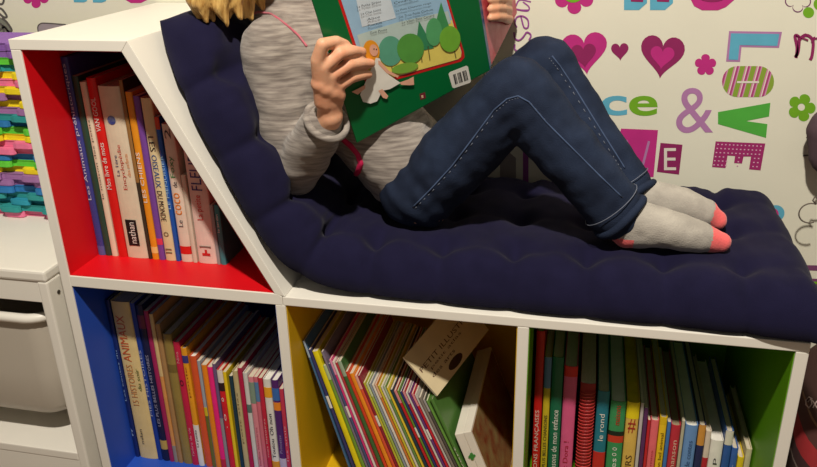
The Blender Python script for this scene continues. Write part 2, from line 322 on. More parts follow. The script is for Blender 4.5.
# ------------------------------------------------------------------ books
def make_book(kind, P, T_, Dp, H, lean, rgb, label, group, bands=(), titles=(), hard=True, pages=PAGES, rough=.4, cover2=None, spineY=0.0):
    """spine at local y=0 facing -y, thickness along x, standing on local z=0"""
    r = empty(kind, P); r.rotation_euler = (0, -lean, 0)
    tag(r, label, 'magazine' if kind == 'magazine' else 'book', group)
    c = .0013 if hard else .0005; c = min(c, T_*.28); ov = .0025 if hard else 0.0
    # cover: rounded spine and two boards, one U-shaped profile swept over the height
    n = 8; outer = []; inner = []
    outer.append((0, Dp)); inner.append((c, Dp))
    for k in range(n+1):
        a = math.pi-math.pi*k/n; b = min(T_*.22, .0035)
        outer.append((T_/2+T_/2*math.cos(a), b-b*math.sin(a))); inner.append((T_/2+(T_/2-c)*math.cos(a), b+c*.6-b*math.sin(a)))
    outer.append((T_, Dp)); inner.append((T_-c, Dp))
    poly = outer+inner[::-1]; bm = bmesh.new()
    nn = len(outer)
    for z0, z1 in ((0, H),):
        lo = [bm.verts.new((x, y, z0)) for x, y in outer]; hi = [bm.verts.new((x, y, z1)) for x, y in outer]
        li = [bm.verts.new((x, y, z0)) for x, y in inner]; hi2 = [bm.verts.new((x, y, z1)) for x, y in inner]
        for i in range(nn-1):
            bm.faces.new((lo[i], lo[i+1], hi[i+1], hi[i])); bm.faces.new((li[i], hi2[i], hi2[i+1], li[i+1]))
            bm.faces.new((hi[i], hi[i+1], hi2[i+1], hi2[i])); bm.faces.new((lo[i], li[i], li[i+1], lo[i+1]))
        bm.faces.new((lo[0], hi[0], hi2[0], li[0])); bm.faces.new((lo[-1], li[-1], hi2[-1], hi[-1]))
    cv = frombm('cover', bm, cm(rgb, rough), r)
    bm = bmesh.new(); bbox(bm, (c+.0001, min(T_*.22, .0035)+c, ov+.0003), (T_-c-.0001, Dp-.001-ov, H-ov-.0003)); frombm('page_block', bm, pages, r)
    b0 = min(T_*.22, .0035)
    for z0, z1, col in bands:      # coloured zones wrapped round the spine
        vs = []; e = .00025; fs = []
        for zz in (z0, z1):
            for k in range(n+1):
                a = math.pi-math.pi*k/n; vs.append((T_/2+(T_/2+e)*math.cos(a), b0-(b0+e)*math.sin(a), zz*H))
            for k in range(n, -1, -1):
                a = math.pi-math.pi*k/n; vs.append((T_/2+(T_/2-e)*math.cos(a), b0-(b0-e)*math.sin(a), zz*H))
        N = 2*(n+1)
        for k in range(N): fs.append((k, (k+1) % N, N+(k+1) % N, N+k))
        fs.append(tuple(range(N))); fs.append(tuple(range(2*N-1, N-1, -1)))
        pyd('spine_band', vs, fs, cm(col, rough), cv)
    for t in titles:
        txt, z0, z1, col = t[:4]; wf = t[4] if len(t) > 4 else .6; dirn = t[5] if len(t) > 5 else 1; xo = t[6] if len(t) > 6 else .5
        w = T_*wf; L = (z1-z0)*H; y = -.0007
        if dirn == 1: text_at('spine_title', txt, (T_*xo+w/2, y, z0*H), (0, 0, 1), (-1, 0, 0), L, w, cm(col, .5, 'ink'), cv)
        elif dirn == -1: text_at('spine_title', txt, (T_*xo-w/2, y, z1*H), (0, 0, -1), (1, 0, 0), L, w, cm(col, .5, 'ink'), cv)
        else: text_at('spine_title', txt, (T_*xo-w/2, y, z0*H), (1, 0, 0), (0, 0, 1), w, L, cm(col, .5, 'ink'), cv)
    return r
def solve_h(P, lean, vtop):
    lo, hi = .02, .5
    for _ in range(40):
        m = (lo+hi)/2; z = proj(P+V((-math.sin(lean), 0, math.cos(lean)))*m)[1]
        if z > vtop: lo = m
        else: hi = m
    return lo
def place(xl, xr, vb, y0, zf, vtop, rgb, label, group, kind='book', Dp=.2, lean=0.0, maxh=9, **kw):
    # the bottom front-left corner stands on the cubby floor
    P = onY(xl, vb, y0); Q = onY(xr, vb, y0); t = (Q.x-P.x)*math.cos(lean)-.0004
    dz = P.z-zf; P = P+V((math.sin(lean)*dz/math.cos(lean), 0, -dz)); H = min(solve_h(P, lean, vtop), maxh)
    return make_book(kind, P, max(t, .0022), Dp, H, lean, rgb, label, group, **kw)
CR = (228, 214, 188); WT = (236, 232, 224); INK = (30, 30, 36)
YR = .076; GR = 'books in the red cubby'
def R(xl, xr, vtop, rgb, label, **kw): return place(xl, xr, 258, YR, ZR+.0013, vtop, rgb, label+' in the red cubby', GR, **kw)
R(98.9, 105.6, 57, (62, 66, 140), 'tall violet blue book with white vertical title', Dp=.24, titles=[('Les Animaux préhistoriques', .30, .97, (200, 205, 225), .62)], bands=[(0, .05, (88, 96, 160))])
R(105.9, 111.8, 76, (44, 74, 60), 'thin dark green spined book', hard=False, Dp=.22)
R(112.2, 117.9, 82, CR, 'thin cream book with small dark spine lettering', hard=False, Dp=.22, titles=[('la maison des petits', .35, .8, (90, 80, 70), .4)])
R(118.3, 127.0, 78, (214, 30, 26), 'bright red book with white spine title', Dp=.22, titles=[('Mon livre de mots', .40, .66, WT, .52), ('VAN GOOL', .72, .90, WT, .5)])
R(127.4, 148.0, 86, (222, 206, 180), 'thick cream encyclopedia with a blue globe on its spine', Dp=.24, titles=[('La 1ère', .50, .62, (60, 70, 110), .14, 1, .3), ('Encyclopédie', .42, .68, (190, 60, 50), .22, 1, .55), ('des enfants', .50, .63, (210, 130, 60), .15, 1, .8)], bands=[])
R(148.3, 151.7, 80, (60, 52, 40), 'very thin black and tan book', hard=False, Dp=.21, bands=[(.45, 1, (150, 110, 60))])
R(152.0, 158.5, 92, (232, 150, 34), 'orange book about dogs with white title', hard=False, Dp=.21, titles=[('LES CHIENS', .36, .66, WT, .55)], bands=[(.04, .08, (240, 200, 120))])
R(158.8, 164.6, 96, (120, 72, 160), 'thin purple book', hard=False, Dp=.21, bands=[(.10, .14, (220, 60, 90))])
R(165.0, 175.3, 98, (224, 206, 160), 'cream bird book with dark downward title', Dp=.21, titles=[('LES', .69, .78, INK, .5, -1), ('OISEAUX', .47, .67, (40, 90, 150), .5, -1), ('DU MONDE', .26, .45, INK, .5, -1), ('o', .16, .19, (120, 110, 80), .5, 0), ('=', .05, .08, (120, 110, 80), .6, 0)])
R(175.6, 179.8, 117, (30, 86, 176), 'slim royal blue book', hard=False, Dp=.21, titles=[('LE MENUISIER', .38, .75, (160, 200, 230), .6)], bands=[(.92, 1, (200, 70, 40))])
R(180.6, 191.6, 124, (226, 206, 188), 'pale book with multicoloured playful title', Dp=.2, maxh=.26, titles=[('Le', .27, .32, (60, 60, 70), .4), ('coco', .36, .52, (230, 130, 40), .55), ('de', .56, .60, (60, 60, 70), .4), ('Foxy', .63, .78, (60, 140, 80), .55), ('2', .9, .97, (80, 60, 60), .5)], bands=[(.06, .12, (214, 34, 30))])
R(192.4, 196.6, 175, (214, 200, 180), 'very thin pale booklet beside the broad pale pink book', hard=False, Dp=.18, maxh=.2)
R(197.6, 216.0, 150, (230, 202, 190), 'broad pale pink book with blue and red title', Dp=.2, maxh=.232, titles=[('La petite', .40, .62, (214, 50, 50), .40), ('FLEUR', .66, .97, (70, 60, 120), .55)], bands=[])
R(216.3, 219.6, 205, (150, 150, 150), 'very thin grey booklet', hard=False, Dp=.18, maxh=.17)
R(220.0, 225.4, 205, (56, 130, 136), 'teal book at the right end of the row', Dp=.16, maxh=.175, titles=[('le jardin', .55, .85, WT, .5)])
# globe and labels on two spines
def child_of_last(label): return [o for o in bpy.data.objects if o.get('label', '').startswith(label)][0]
b = child_of_last('thick cream'); tk = (onY(148.0, 258, YR).x-onY(127.4, 258, YR).x)
bm = bmesh.new(); bmesh.ops.create_circle(bm, cap_ends=True, radius=.0068, segments=24, matrix=Matrix.Translation((tk*.42, -.0006, .226)) @ Matrix.Rotation(math.pi/2, 4, 'X')); frombm('globe_emblem', bm, mat('globe', (40, 50, 130), .5, .2, 160, rgb2=(110, 120, 150)), b)
box('publisher_label', (tk*.22, -.0008, .022), (tk*.72, -.0002, .066), cm((24, 22, 22)), b, bevel=0); text_at('publisher_name', 'nathan', (tk*.62, -.0010, .026), (0, 0, 1), (-1, 0, 0), .036, tk*.3, cm((230, 225, 215), .5, 'ink'), b)
b = child_of_last('broad pale'); tk = (onY(216, 258, YR).x-onY(197.6, 258, YR).x)
for a, c_, d_, e_ in ((.3, .014, .72, .018), (.45, .018, .57, .024), (.2, .028, .8, .030)): box('publisher_mark', (tk*a, -.0008, c_), (tk*d_, -.0002, e_), cm((200, 40, 40) if c_ < .02 else (130, 110, 100)), b, bevel=0)

# blue cubby
YB = .068; GB = 'books in the blue cubby'
def B(xl, xr, vtop, rgb, label, vb=459, **kw): return place(xl, xr, vb, YB, ZF+.0013, vtop, rgb, label+' in the blue cubby', GB, **kw)
B(135.9, 139.8, 300, (22, 40, 104), 'tall dark blue book with white handwritten title beside the blue wall', Dp=.25, titles=[('Les contes du', .38, .70, (150, 180, 220), .35), ('ff', .14, .2, (150, 180, 220), .3)])
B(140.2, 157.4, 301, (226, 200, 140), 'broad cream animal book with orange lettering', Dp=.25, titles=[('ANIMAUX', .64, .92, (206, 90, 40), .42, 1, .4), ('15 HISTOIRES', .36, .62, (200, 130, 70), .34, 1, .4), ('du soir', .46, .60, (120, 130, 60), .2, 1, .78), ('milan', .1, .2, (90, 80, 60), .16, 1, .35)])
B(157.8, 162.2, 303, (30, 60, 150), 'narrow royal blue book right of the broad cream one', hard=False, Dp=.25, titles=[('MES HISTOIRES', .3, .72, (170, 180, 210), .5)])
B(162.5, 169.0, 305, (24, 28, 66), 'navy book with gold label near its foot', Dp=.24, titles=[('LES PLUS BELLES HISTOIRES', .24, .7, (160, 160, 190), .4)], bands=[(.08, .14, (190, 160, 80)), (.86, .94, (110, 40, 70))])
B(169.3, 173.6, 311, (166, 36, 90), 'slim magenta book left of the tan books', hard=False, Dp=.24)
B(173.9, 177.4, 314, (216, 150, 84), 'slim pale orange book with thumbed top', hard=False, Dp=.24, bands=[(.6, 1, (214, 184, 130)), (0, .12, (150, 140, 130))])
B(177.8, 182.2, 324, (170, 130, 84), 'slim tan book between pale orange and olive books', hard=False, Dp=.24)
B(182.6, 191.0, 334, (150, 128, 66), 'olive tan book left of the crimson one', Dp=.23, bands=[(.72, .78, (120, 100, 50))])
B(191.3, 197.4, 342, (200, 34, 70), 'crimson book with dark emblem on its spine', Dp=.22, titles=[('l\'arbre de vie', .08, .32, (235, 170, 180), .35), ('o', .66, .71, (90, 20, 40), .6, 0), ('Nina', .84, .93, (235, 150, 160), .4)])
B(197.8, 203.2, 348, (236, 160, 34), 'orange book fading to white at its foot', Dp=.2, bands=[(0, .36, (232, 228, 220)), (.88, .94, (60, 60, 130))], titles=[('La petite', .17, .32, INK, .5), ('poule', .6, .85, (150, 80, 30), .4)])
B(204.6, 211.0, 356, (222, 88, 44), 'orange red book with white top edge', Dp=.2, pages=mat('white_pages', (240, 236, 226), .8, .05, 60))
B(211.4, 214.4, 361, (160, 166, 176), 'grey blue slim book with olive picture at its foot', hard=False, Dp=.2, bands=[(0, .5, (110, 110, 40)), (.5, .58, (214, 190, 40))])
B(214.8, 219.8, 365, (240, 140, 30), 'thin orange book left of the hot pink one', hard=False, Dp=.19)
B(220.1, 225.0, 367, (244, 40, 130), 'hot pink book', hard=False, Dp=.19, bands=[(.0, .1, (200, 40, 60))])
B(225.3, 228.4, 364, (110, 90, 130), 'thin grey violet book right of the hot pink one', hard=False, Dp=.19, bands=[(.0, .5, (150, 146, 150))])
B(228.7, 234.0, 370, (216, 34, 44), 'red book with white dots on its spine', Dp=.19, titles=[('. o', .44, .58, WT, .35), ('o', .7, .74, WT, .4, 0)], bands=[(.8, .88, (50, 30, 30)), (.88, 1, (230, 220, 210))])
B(234.3, 237.6, 372, (240, 206, 30), 'thin yellow book', hard=False, Dp=.19)
B(239.5, 243.0, 376, (30, 60, 74), 'thin dark teal filler book standing in for the shaded gap', hard=False, Dp=.17)  # dark filler book put in where the row only has a shaded gap
B(243.3, 248.3, 371, (196, 180, 130), 'beige book with dark mottled edge', Dp=.19, titles=[('petit atlas', .3, .8, (130, 110, 70), .4)])
B(248.6, 252.8, 368, (186, 30, 72), 'deep pink book left of the grey white ones', hard=False, Dp=.19)
B(253.1, 257.4, 373, (214, 212, 206), 'grey white book with green dots at top', Dp=.19, bands=[(.62, .7, (90, 120, 110))])
B(257.7, 262.7, 377, (226, 140, 150), 'pale pink book with colourful top band', hard=False, Dp=.19, bands=[(.74, .95, (130, 150, 130))], titles=[('belles histoires', .1, .5, (190, 90, 100), .4)])
B(263.0, 266.8, 377, (214, 110, 124), 'rose book with blue band near its top', hard=False, Dp=.19, bands=[(.76, .95, (90, 130, 170))])
B(267.1, 271.0, 378, (200, 40, 62), 'dark pink book beside the white lettered one', hard=False, Dp=.19, titles=[('mes histoires', .2, .6, (240, 180, 180), .4)])
B(271.3, 278.6, 379, (232, 228, 216), 'white book with orange bands and dark title', Dp=.19, bands=[(0, .16, (230, 160, 30)), (.82, .92, (240, 170, 40))], titles=[('Oh non', .44, .66, INK, .5), ('Toutou', .2, .4, INK, .45)], pages=MATS['white_pages'])
B(278.9, 285.8, 380, (86, 40, 110), 'purple book with blue and orange bands at top', Dp=.19, bands=[(.70, .78, (240, 140, 40)), (.80, .92, (60, 110, 180)), (.06, .2, (200, 190, 210))], titles=[('Princesse', .26, .45, (170, 150, 200), .4)], pages=MATS['white_pages'])
B(286.1, 290.2, 389, (206, 60, 84), 'pinkish red book against the right divider', hard=False, Dp=.18, titles=[('les amis', .2, .6, (240, 170, 180), .4)])
# green cubby
YG = .095; GG = 'books in the green cubby'
def G(xl, xr, vtop, rgb, label, vb=440, **kw): return place(xl, xr, vb, YG, ZF+.0013, vtop, rgb, label+' in the green cubby', GG, lean=math.radians(.5), **kw)
PD = mat('shade_darkened_pages', (176, 160, 130), .85, .2, 90, stretch=(60, 1, 1), spec=.1)  # darker copy of the page edges, cubby shade put into the colour
G(532.6, 540.8, 331, (196, 24, 24), 'tall red songbook with white upright title', Dp=.28, titles=[('CHANSONS FRANÇAISES', .06, .56, (235, 200, 190), .6)])
G(541.4, 548.2, 357, (206, 180, 40), 'yellow spined book with blue top', Dp=.27, bands=[(.80, 1, (90, 126, 170))], titles=[('LES PLUS BELLES CHANSONS', .20, .62, INK, .5)])
G(548.6, 560.0, 357, (28, 104, 74), 'dark green book with white title', Dp=.27, titles=[('Oeuvres chansons de mon enfance', .02, .66, WT, .5)])
G(560.6, 573.8, 366, (222, 92, 140), 'pink book with red title and red top band', Dp=.27, bands=[(.93, 1, (214, 40, 40))], titles=[('Going avec Dora !', .02, .48, (180, 30, 60), .5)])
sp = G(577.0, 592.4, 383, (150, 30, 36), 'dark red wire bound book', Dp=.25, hard=False)
tks = onY(592.4, 440, YG).x-onY(577, 440, YG).x; pts = []
for i in range(0, 34*10+1): a = 2*math.pi*i/10; pts.append((tks/2+tks*.5*math.cos(a), .002+.0065*math.sin(a), .012+i/10*.0062))
tubeobj('spiral_binding', pts, .0008, mat('wire_red', (200, 60, 60), .3, .05), sp, seg=5)
G(594.2, 606.6, 391, (36, 120, 140), 'teal book with red foot', Dp=.24, bands=[(0, .50, (200, 44, 40))], titles=[('le rond', .60, .82, WT, .42)])
G(607.8, 623.4, 401, (60, 146, 90), 'green board book with small red and black picture on its spine', Dp=.23, pages=MATS['white_pages'], titles=[('maisons', .80, .97, (200, 50, 40), .35), ('Les', .36, .5, WT, .35), ('o o', .52, .6, WT, .3)], bands=[(.64, .70, (200, 60, 40)), (.70, .74, (30, 40, 30))])
G(624.0, 637.0, 402, (226, 184, 90), 'tan yellow book with red square on its spine', Dp=.26, bands=[(.86, 1, (240, 214, 30))], titles=[('OURS', .30, .54, (90, 60, 40), .5), ('#', .74, .86, (170, 40, 40), .6, 0)], pages=mat('yellow_pages', (230, 200, 40), .7, .1, 60))
G(637.5, 641.0, 403, (200, 190, 190), 'thin whitish book left of the purple one', hard=False, Dp=.24)
G(641.3, 645.6, 408, (96, 50, 100), 'thin purple book', hard=False, Dp=.23)
G(645.9, 649.0, 420, (206, 40, 50), 'thin red book left of the coral pink one', hard=False, Dp=.22)
G(649.3, 657.4, 420, (240, 110, 120), 'coral pink book', Dp=.22, titles=[('amies', .5, .7, (200, 60, 70), .3)])
G(657.8, 665.4, 417, (244, 200, 40), 'bright yellow book with dark spine title', Dp=.24, titles=[('Mon bel animal', .45, .85, (110, 80, 20), .45)], bands=[(.93, 1, (230, 190, 30))])
G(665.7, 669.6, 422, (70, 120, 190), 'slim blue book between bright yellow and crimson ones', hard=False, Dp=.22)
G(669.9, 679.6, 425, (196, 50, 66), 'crimson book with cream title', Dp=.22, titles=[('la chanson', .4, .85, (230, 190, 170), .5)], pages=PD)
G(680.0, 683.4, 421, (190, 184, 160), 'thin beige grey book right of the crimson one', hard=False, Dp=.24)
G(684.0, 697.0, 425, (110, 150, 206), 'light blue book with white top edge', Dp=.25, titles=[('mille ans de contes', .3, .85, (60, 90, 140), .4)], pages=MATS['white_pages'])
G(697.5, 704.8, 425, (40, 44, 90), 'navy book with orange top', Dp=.25, bands=[(.80, 1, (214, 150, 70))])
G(705.2, 711.0, 431, (224, 206, 190), 'pale book with red foot', Dp=.22, bands=[(0, .72, (190, 40, 56))])
G(711.4, 724.8, 440, (238, 234, 226), 'white book with small dark title and bright white top', Dp=.23, titles=[('tes p', .45, .8, INK, .35)], pages=MATS['white_pages'])
G(725.2, 733.2, 431, (50, 90, 160), 'blue and white book right of the white one', Dp=.21, bands=[(.86, 1, (220, 216, 200))])
G(733.6, 740.6, 448, (60, 100, 176), 'blue book with pale lettering near the right end', Dp=.18, titles=[('bonsoir', .3, .8, (190, 205, 230), .4)])
G(741.0, 747.8, 457, (236, 206, 40), 'short yellow book near the right end', Dp=.17)
G(748.2, 754.5, 449, (206, 196, 160), 'cream book at the right end', Dp=.17)
# yellow cubby: magazines leaning on the left wall
YY = .048; GY = 'magazines leaning in the yellow cubby'
def sl(x):      # how far the spines lean, read along the row
    return math.radians(14.6+(x-330)*.075)
YB_ = [  # left edge at row 440, width, top row, colour
 (335.0, 2.6, 341, (70, 110, 150), 'blue'), (338.6, 3.4, 350, (60, 60, 110), 'slate violet'), (342.4, 6.4, 352, (232, 216, 30), 'bright yellow'), (349.0, 4.0, 366, (120, 160, 60), 'light green'), (353.0, 2.8, 352, (130, 120, 140), 'grey violet'), (355.8, 3.0, 364, (80, 90, 130), 'dusky blue'), (358.8, 2.6, 360, (224, 60, 130), 'pink'), (361.4, 3.0, 362, (226, 220, 214), 'white'), (364.4, 3.0, 363, (190, 60, 70), 'dull red'), (367.4, 4.6, 362, (70, 110, 60), 'dark green'), (372.0, 3.6, 372, (216, 70, 40), 'red orange'), (375.6, 5.0, 374, (244, 150, 40), 'orange'), (380.6, 3.6, 376, (226, 90, 60), 'coral'), (384.2, 3.0, 376, (150, 40, 60), 'wine red'),
 (387.2, 2.8, 383, (200, 190, 60), 'olive yellow'), (390.0, 2.8, 384, (170, 190, 90), 'pale green'), (392.8, 2.8, 384, (150, 160, 170), 'blue grey'), (395.6, 3.0, 385, (226, 222, 210), 'off white'), (398.6, 2.8, 385, (216, 130, 60), 'amber'), (401.4, 2.8, 386, (214, 200, 60), 'mustard'), (404.2, 2.8, 387, (222, 216, 200), 'cream'), (407.0, 2.8, 387, (110, 150, 80), 'leaf green'), (409.8, 2.8, 388, (236, 206, 60), 'lemon'),
 (412.6, 3.6, 390, (40, 66, 80), 'dark teal'), (416.2, 3.4, 391, (200, 40, 46), 'scarlet'), (419.6, 2.6, 391, (110, 150, 60), 'moss green'), (422.2, 2.6, 392, (50, 60, 120), 'navy'), (424.8, 3.0, 392, (190, 40, 60), 'ruby'), (427.8, 2.6, 393, (220, 214, 206), 'chalk white'), (430.4, 2.8, 393, (110, 60, 130), 'violet'), (433.2, 3.0, 394, (206, 40, 56), 'cherry red'), (436.2, 2.6, 395, (200, 196, 190), 'pale grey'), (438.8, 3.4, 398, (140, 130, 120), 'stone grey'), (442.2, 3.0, 400, (90, 84, 80), 'charcoal'), (445.2, 3.0, 401, (110, 160, 70), 'grass green')]
WP = mat('magazine_edges', (224, 214, 196), .8, .12, 120, stretch=(80, 1, 1), spec=.1)
for i, (x, w, vt, c, nm) in enumerate(YB_):
    place(x+3.6*max(0, 1-(x-330)/60), x+w+3.6*max(0, 1-(x-330)/60)-.55, 440, YY, ZF+.0013, vt, c, 'thin %s spined magazine leaning in the yellow cubby' % nm, GY, kind='magazine', Dp=.2, lean=sl(x)-(math.radians(.5) if i == 0 else 0), hard=False, pages=WP, rough=.35, bands=[(.9, 1, tuple(min(255, int(k*.5+120)) for k in c))] if i % 3 == 0 else [(.62, .7, (230, 226, 216))] if i % 4 == 1 else [])
# cardboard game box, picture book and booklet leaning right of the magazines
def slab(kind, P, t, Dp, H, lean, m, label, cat, side=None):
    r = empty(kind, P); r.rotation_euler = (0, -lean, 0); tag(r, label, cat)
    return r
l2 = math.radians(20); P = onY(455.0, 440, YY); P = P+V((math.tan(l2)*(P.z-ZF-.0013), 0, -(P.z-ZF-.0013)))
place(448.8, 452.8, 440, YY, ZF+.0013, 400, (84, 130, 60), 'green picture book leaning beside the white puzzle box', 'picture books in the yellow cubby', Dp=.24, lean=math.radians(22.5), titles=[('le vert', .3, .6, WT, .4)])
bx = empty('puzzle_box', onY(456.5, 440, YY)); zz = bx.location.z-ZF-.0013; bx.location += V((math.tan(l2)*zz, 0, -zz)); bx.rotation_euler = (0, -l2, 0)
tag(bx, 'white cardboard puzzle box with green jigsaw piece leaning in the yellow cubby', 'box')
Hb = solve_h(bx.location, l2, 434); tb_ = .028; CARD = mat('white_card', (232, 226, 212), .6, .03, 30)
box('box_base', (.0006, 0, .0), (tb_*.55, .25, Hb-.001), CARD, bx); ld_ = box('lid', (tb_*.55, -.001, 0), (tb_, .251, Hb), CARD, bx)
LEAFP = mat('picture_foliage', (130, 60, 36), .5, .3, 35, rgb2=(150, 130, 84)); box('lid_picture', (tb_, .004, .004), (tb_+.0005, .246, Hb-.004), LEAFP, ld_, bevel=0)  # picture colours darkened to stand in for the shadow on the lid
jm = cm((60, 140, 60), .5, 'ink'); bm = bmesh.new()
for dx, dz, r in ((0, 0, .0045), (.004, .001, .0025), (-.004, -.001, .0025), (.001, .0045, .0025), (-.001, -.0045, .0025)): bmesh.ops.create_circle(bm, cap_ends=True, radius=r, segments=14, matrix=Matrix.Translation((tb_*.5+dx, -.0016-.00005*dx/.001, Hb*.72+dz)) @ Matrix.Rotation(math.pi/2, 4, 'X'))
frombm('jigsaw_emblem', bm, jm, bx)
bm = bmesh.new()
for dx, dz, r in ((0, 0, .004), (.0035, .001, .002), (-.0035, -.001, .002), (.001, -.004, .002)): bmesh.ops.create_circle(bm, cap_ends=True, radius=r, segments=14, matrix=Matrix.Translation((tb_*.5+dx, -.0016, Hb*.5+dz)) @ Matrix.Rotation(math.pi/2, 4, 'X'))
frombm('jigsaw_emblem', bm, cm((200, 60, 70), .5, 'ink'), bx)
# booklet lying across the magazine tops and a folded orange flyer
bl = empty('booklet', (0, 0, 0)); tag(bl, 'cream booklet with dark title lying across the magazines in the yellow cubby', 'booklet')
A_, B_ = onY(403.5, 357.5, .062), onY(437, 396, .056); ex = (B_-A_); wB = ex.length; ex.normalize(); ey = V((-.05, .78, .58)); ey = (ey-ex*ey.dot(ex)).normalized(); nz = ex.cross(ey)
if nz.y > 0: nz = -nz
hB = .165
def slabpts(o, w, h, t): return [o, o+ex*w, o+ex*w+ey*h, o+ey*h, o+nz*t, o+ex*w+nz*t, o+ex*w+ey*h+nz*t, o+ey*h+nz*t]
CUB = [(0, 1, 2, 3), (4, 5, 6, 7), (0, 1, 5, 4), (1, 2, 6, 5), (2, 3, 7, 6), (3, 0, 4, 7)]
CRM = mat('booklet_cream', (216, 200, 162), .6, .05, 30)
pyd('page_block', slabpts(A_-nz*.003, wB, hB, .003), CUB, PAGES, bl); pyd('cover', slabpts(A_+nz*.0001, wB, hB, .0008), CUB, CRM, bl)
BRN = cm((96, 60, 44), .6, 'ink')
for txt, f, l0, l1, w_ in (('PETIT ILLUSTRE', .48, .04, .9, .008), ('petit atlas', .60, .15, .7, .006), ('des arts', .72, .1, .5, .006)):
    o = A_+ex*wB*f+ey*hB*l0+nz*.0012; text_at('cover_title', txt, o, ey, -ex, hB*(l1-l0), w_, BRN, bl)
bm = bmesh.new(); pts = [A_+ex*wB*(.86+.09*math.cos(a))+ey*hB*(.42+.12*math.sin(a))+nz*.0012 for a in [2*math.pi*i/20 for i in range(20)]]; bm.faces.new([bm.verts.new(p) for p in pts]); frombm('cover_drawing', bm, cm((70, 44, 34), .6, 'ink'), bl)
fo = [onY(392, 377, .09), onY(402, 368.5, .11), onY(411, 397, .085), onY(401, 383, .075)]
bm = bmesh.new(); up = V((0, -.0006, .0002)); vs = [bm.verts.new(p) for p in fo]+[bm.verts.new(p+up*1.5) for p in fo]
for f in ((0, 1, 2), (0, 2, 3), (4, 5, 6), (4, 6, 7), (0, 1, 5, 4), (1, 2, 6, 5), (2, 3, 7, 6), (3, 0, 4, 7)): bm.faces.new([vs[i] for i in f])
tag(frombm('folded_flyer', bm, cm((240, 160, 30), .6)), 'small folded orange paper sticking up among the magazines', 'paper')

# ------------------------------------------------------------------ drawer unit on the left
su = tag(empty('storage_unit', (-.3, .2, GND)), 'low white storage frame left of the bookcase holding a plastic bin', 'storage unit')
OFF = su.location.copy()
def sbox(name, a, b, bev=.002, m=None): return box(name, tuple(V(a)-OFF), tuple(V(b)-OFF), m or WHITE, su, bev)
XR, XL, ZU = -.028, -.47, .381
sbox('top_panel', (XL, .0, ZU-.018), (XR, .385, ZU), .004)
for x in (XL, XR-.018):
    for y in (.001, .350): sbox('post', (x, y, GND), (x+.018, y+.034, ZU-.0183), .003)
    sbox('side_panel', (x+.003, .0352, GND+.02), (x+.015, .3498, ZU-.0183), .001)
sbox('apron', (XL+.0182, .003, ZU-.056), (XR-.0182, .018, ZU-.0183), .001); sbox('apron', (XL+.0182, .003, GND), (XR-.0182, .018, .0145), .001)
sbox('shelf', (XL+.0182, .002, .015), (XR-.0182, .348, .031), .002)
bm = bmesh.new(); bmesh.ops.create_cone(bm, cap_ends=True, segments=14, radius1=.0035, radius2=.0035, depth=.0012, matrix=Matrix.Translation(V((XR+.0004, .022, .336))-OFF) @ Matrix.Rotation(math.pi/2, 4, 'Y')); frombm('screw', bm, mat('screw_dark', (70, 64, 56), .4, .05), su)
bn = tag(empty('storage_bin', (-.249, .170, .080)), 'translucent white plastic bin with rolled rim inside the white frame', 'bin')
BIN = mat('bin_plastic', (204, 196, 182), .32, .02, 10, trans=.12, spec=.5)
def rrect(cx, cy, hx, hy, r, z, n=6):
    out = []
    for sx, sy, a0 in ((1, 1, 0), (-1, 1, 90), (-1, -1, 180), (1, -1, 270)):
        for k in range(n+1):
            a = math.radians(a0+90*k/n); out.append(V((cx+sx*(hx-r)+r*math.cos(a), cy+sy*(hy-r)+r*math.sin(a), z)))
    return out
bm = bmesh.new(); hx, hy = .193, .155; prev = None; prof = [(.70, .0), (.82, .0), (.90, .006), (.945, .025), (.965, .09), (.985, .19), (.985, .207), (.965, .207), (.965, .19), (.945, .09), (.91, .03), (.70, .006)]
for k, z in prof:
    ring = [bm.verts.new(p) for p in rrect(0, 0, hx*k, hy*k, .045, z)]
    if prev:
        for i in range(len(ring)): bm.faces.new((prev[i], prev[(i+1) % len(ring)], ring[(i+1) % len(ring)], ring[i]))
    else: bm.faces.new(ring[::-1])
    prev = ring
bm.faces.new(prev); frombm('body', bm, BIN, bn, smooth=True)
RIM = mat('bin_rim', (232, 228, 218), .35, .02, 10)
rp = rrect(0, 0, hx*1.0, hy*1.0, .045, .204, 8); sag = []
for p in rp: sag.append(V((p.x, p.y, p.z-(.012*(1-min(1, abs(p.x)/(hx*.7))**2) if p.y < -hy*.7 else 0))))
bm = bmesh.new(); tube(bm, sag, .0085, 10, True); 
for v in bm.verts: pass
frombm('rim', bm, RIM, bn, smooth=True)
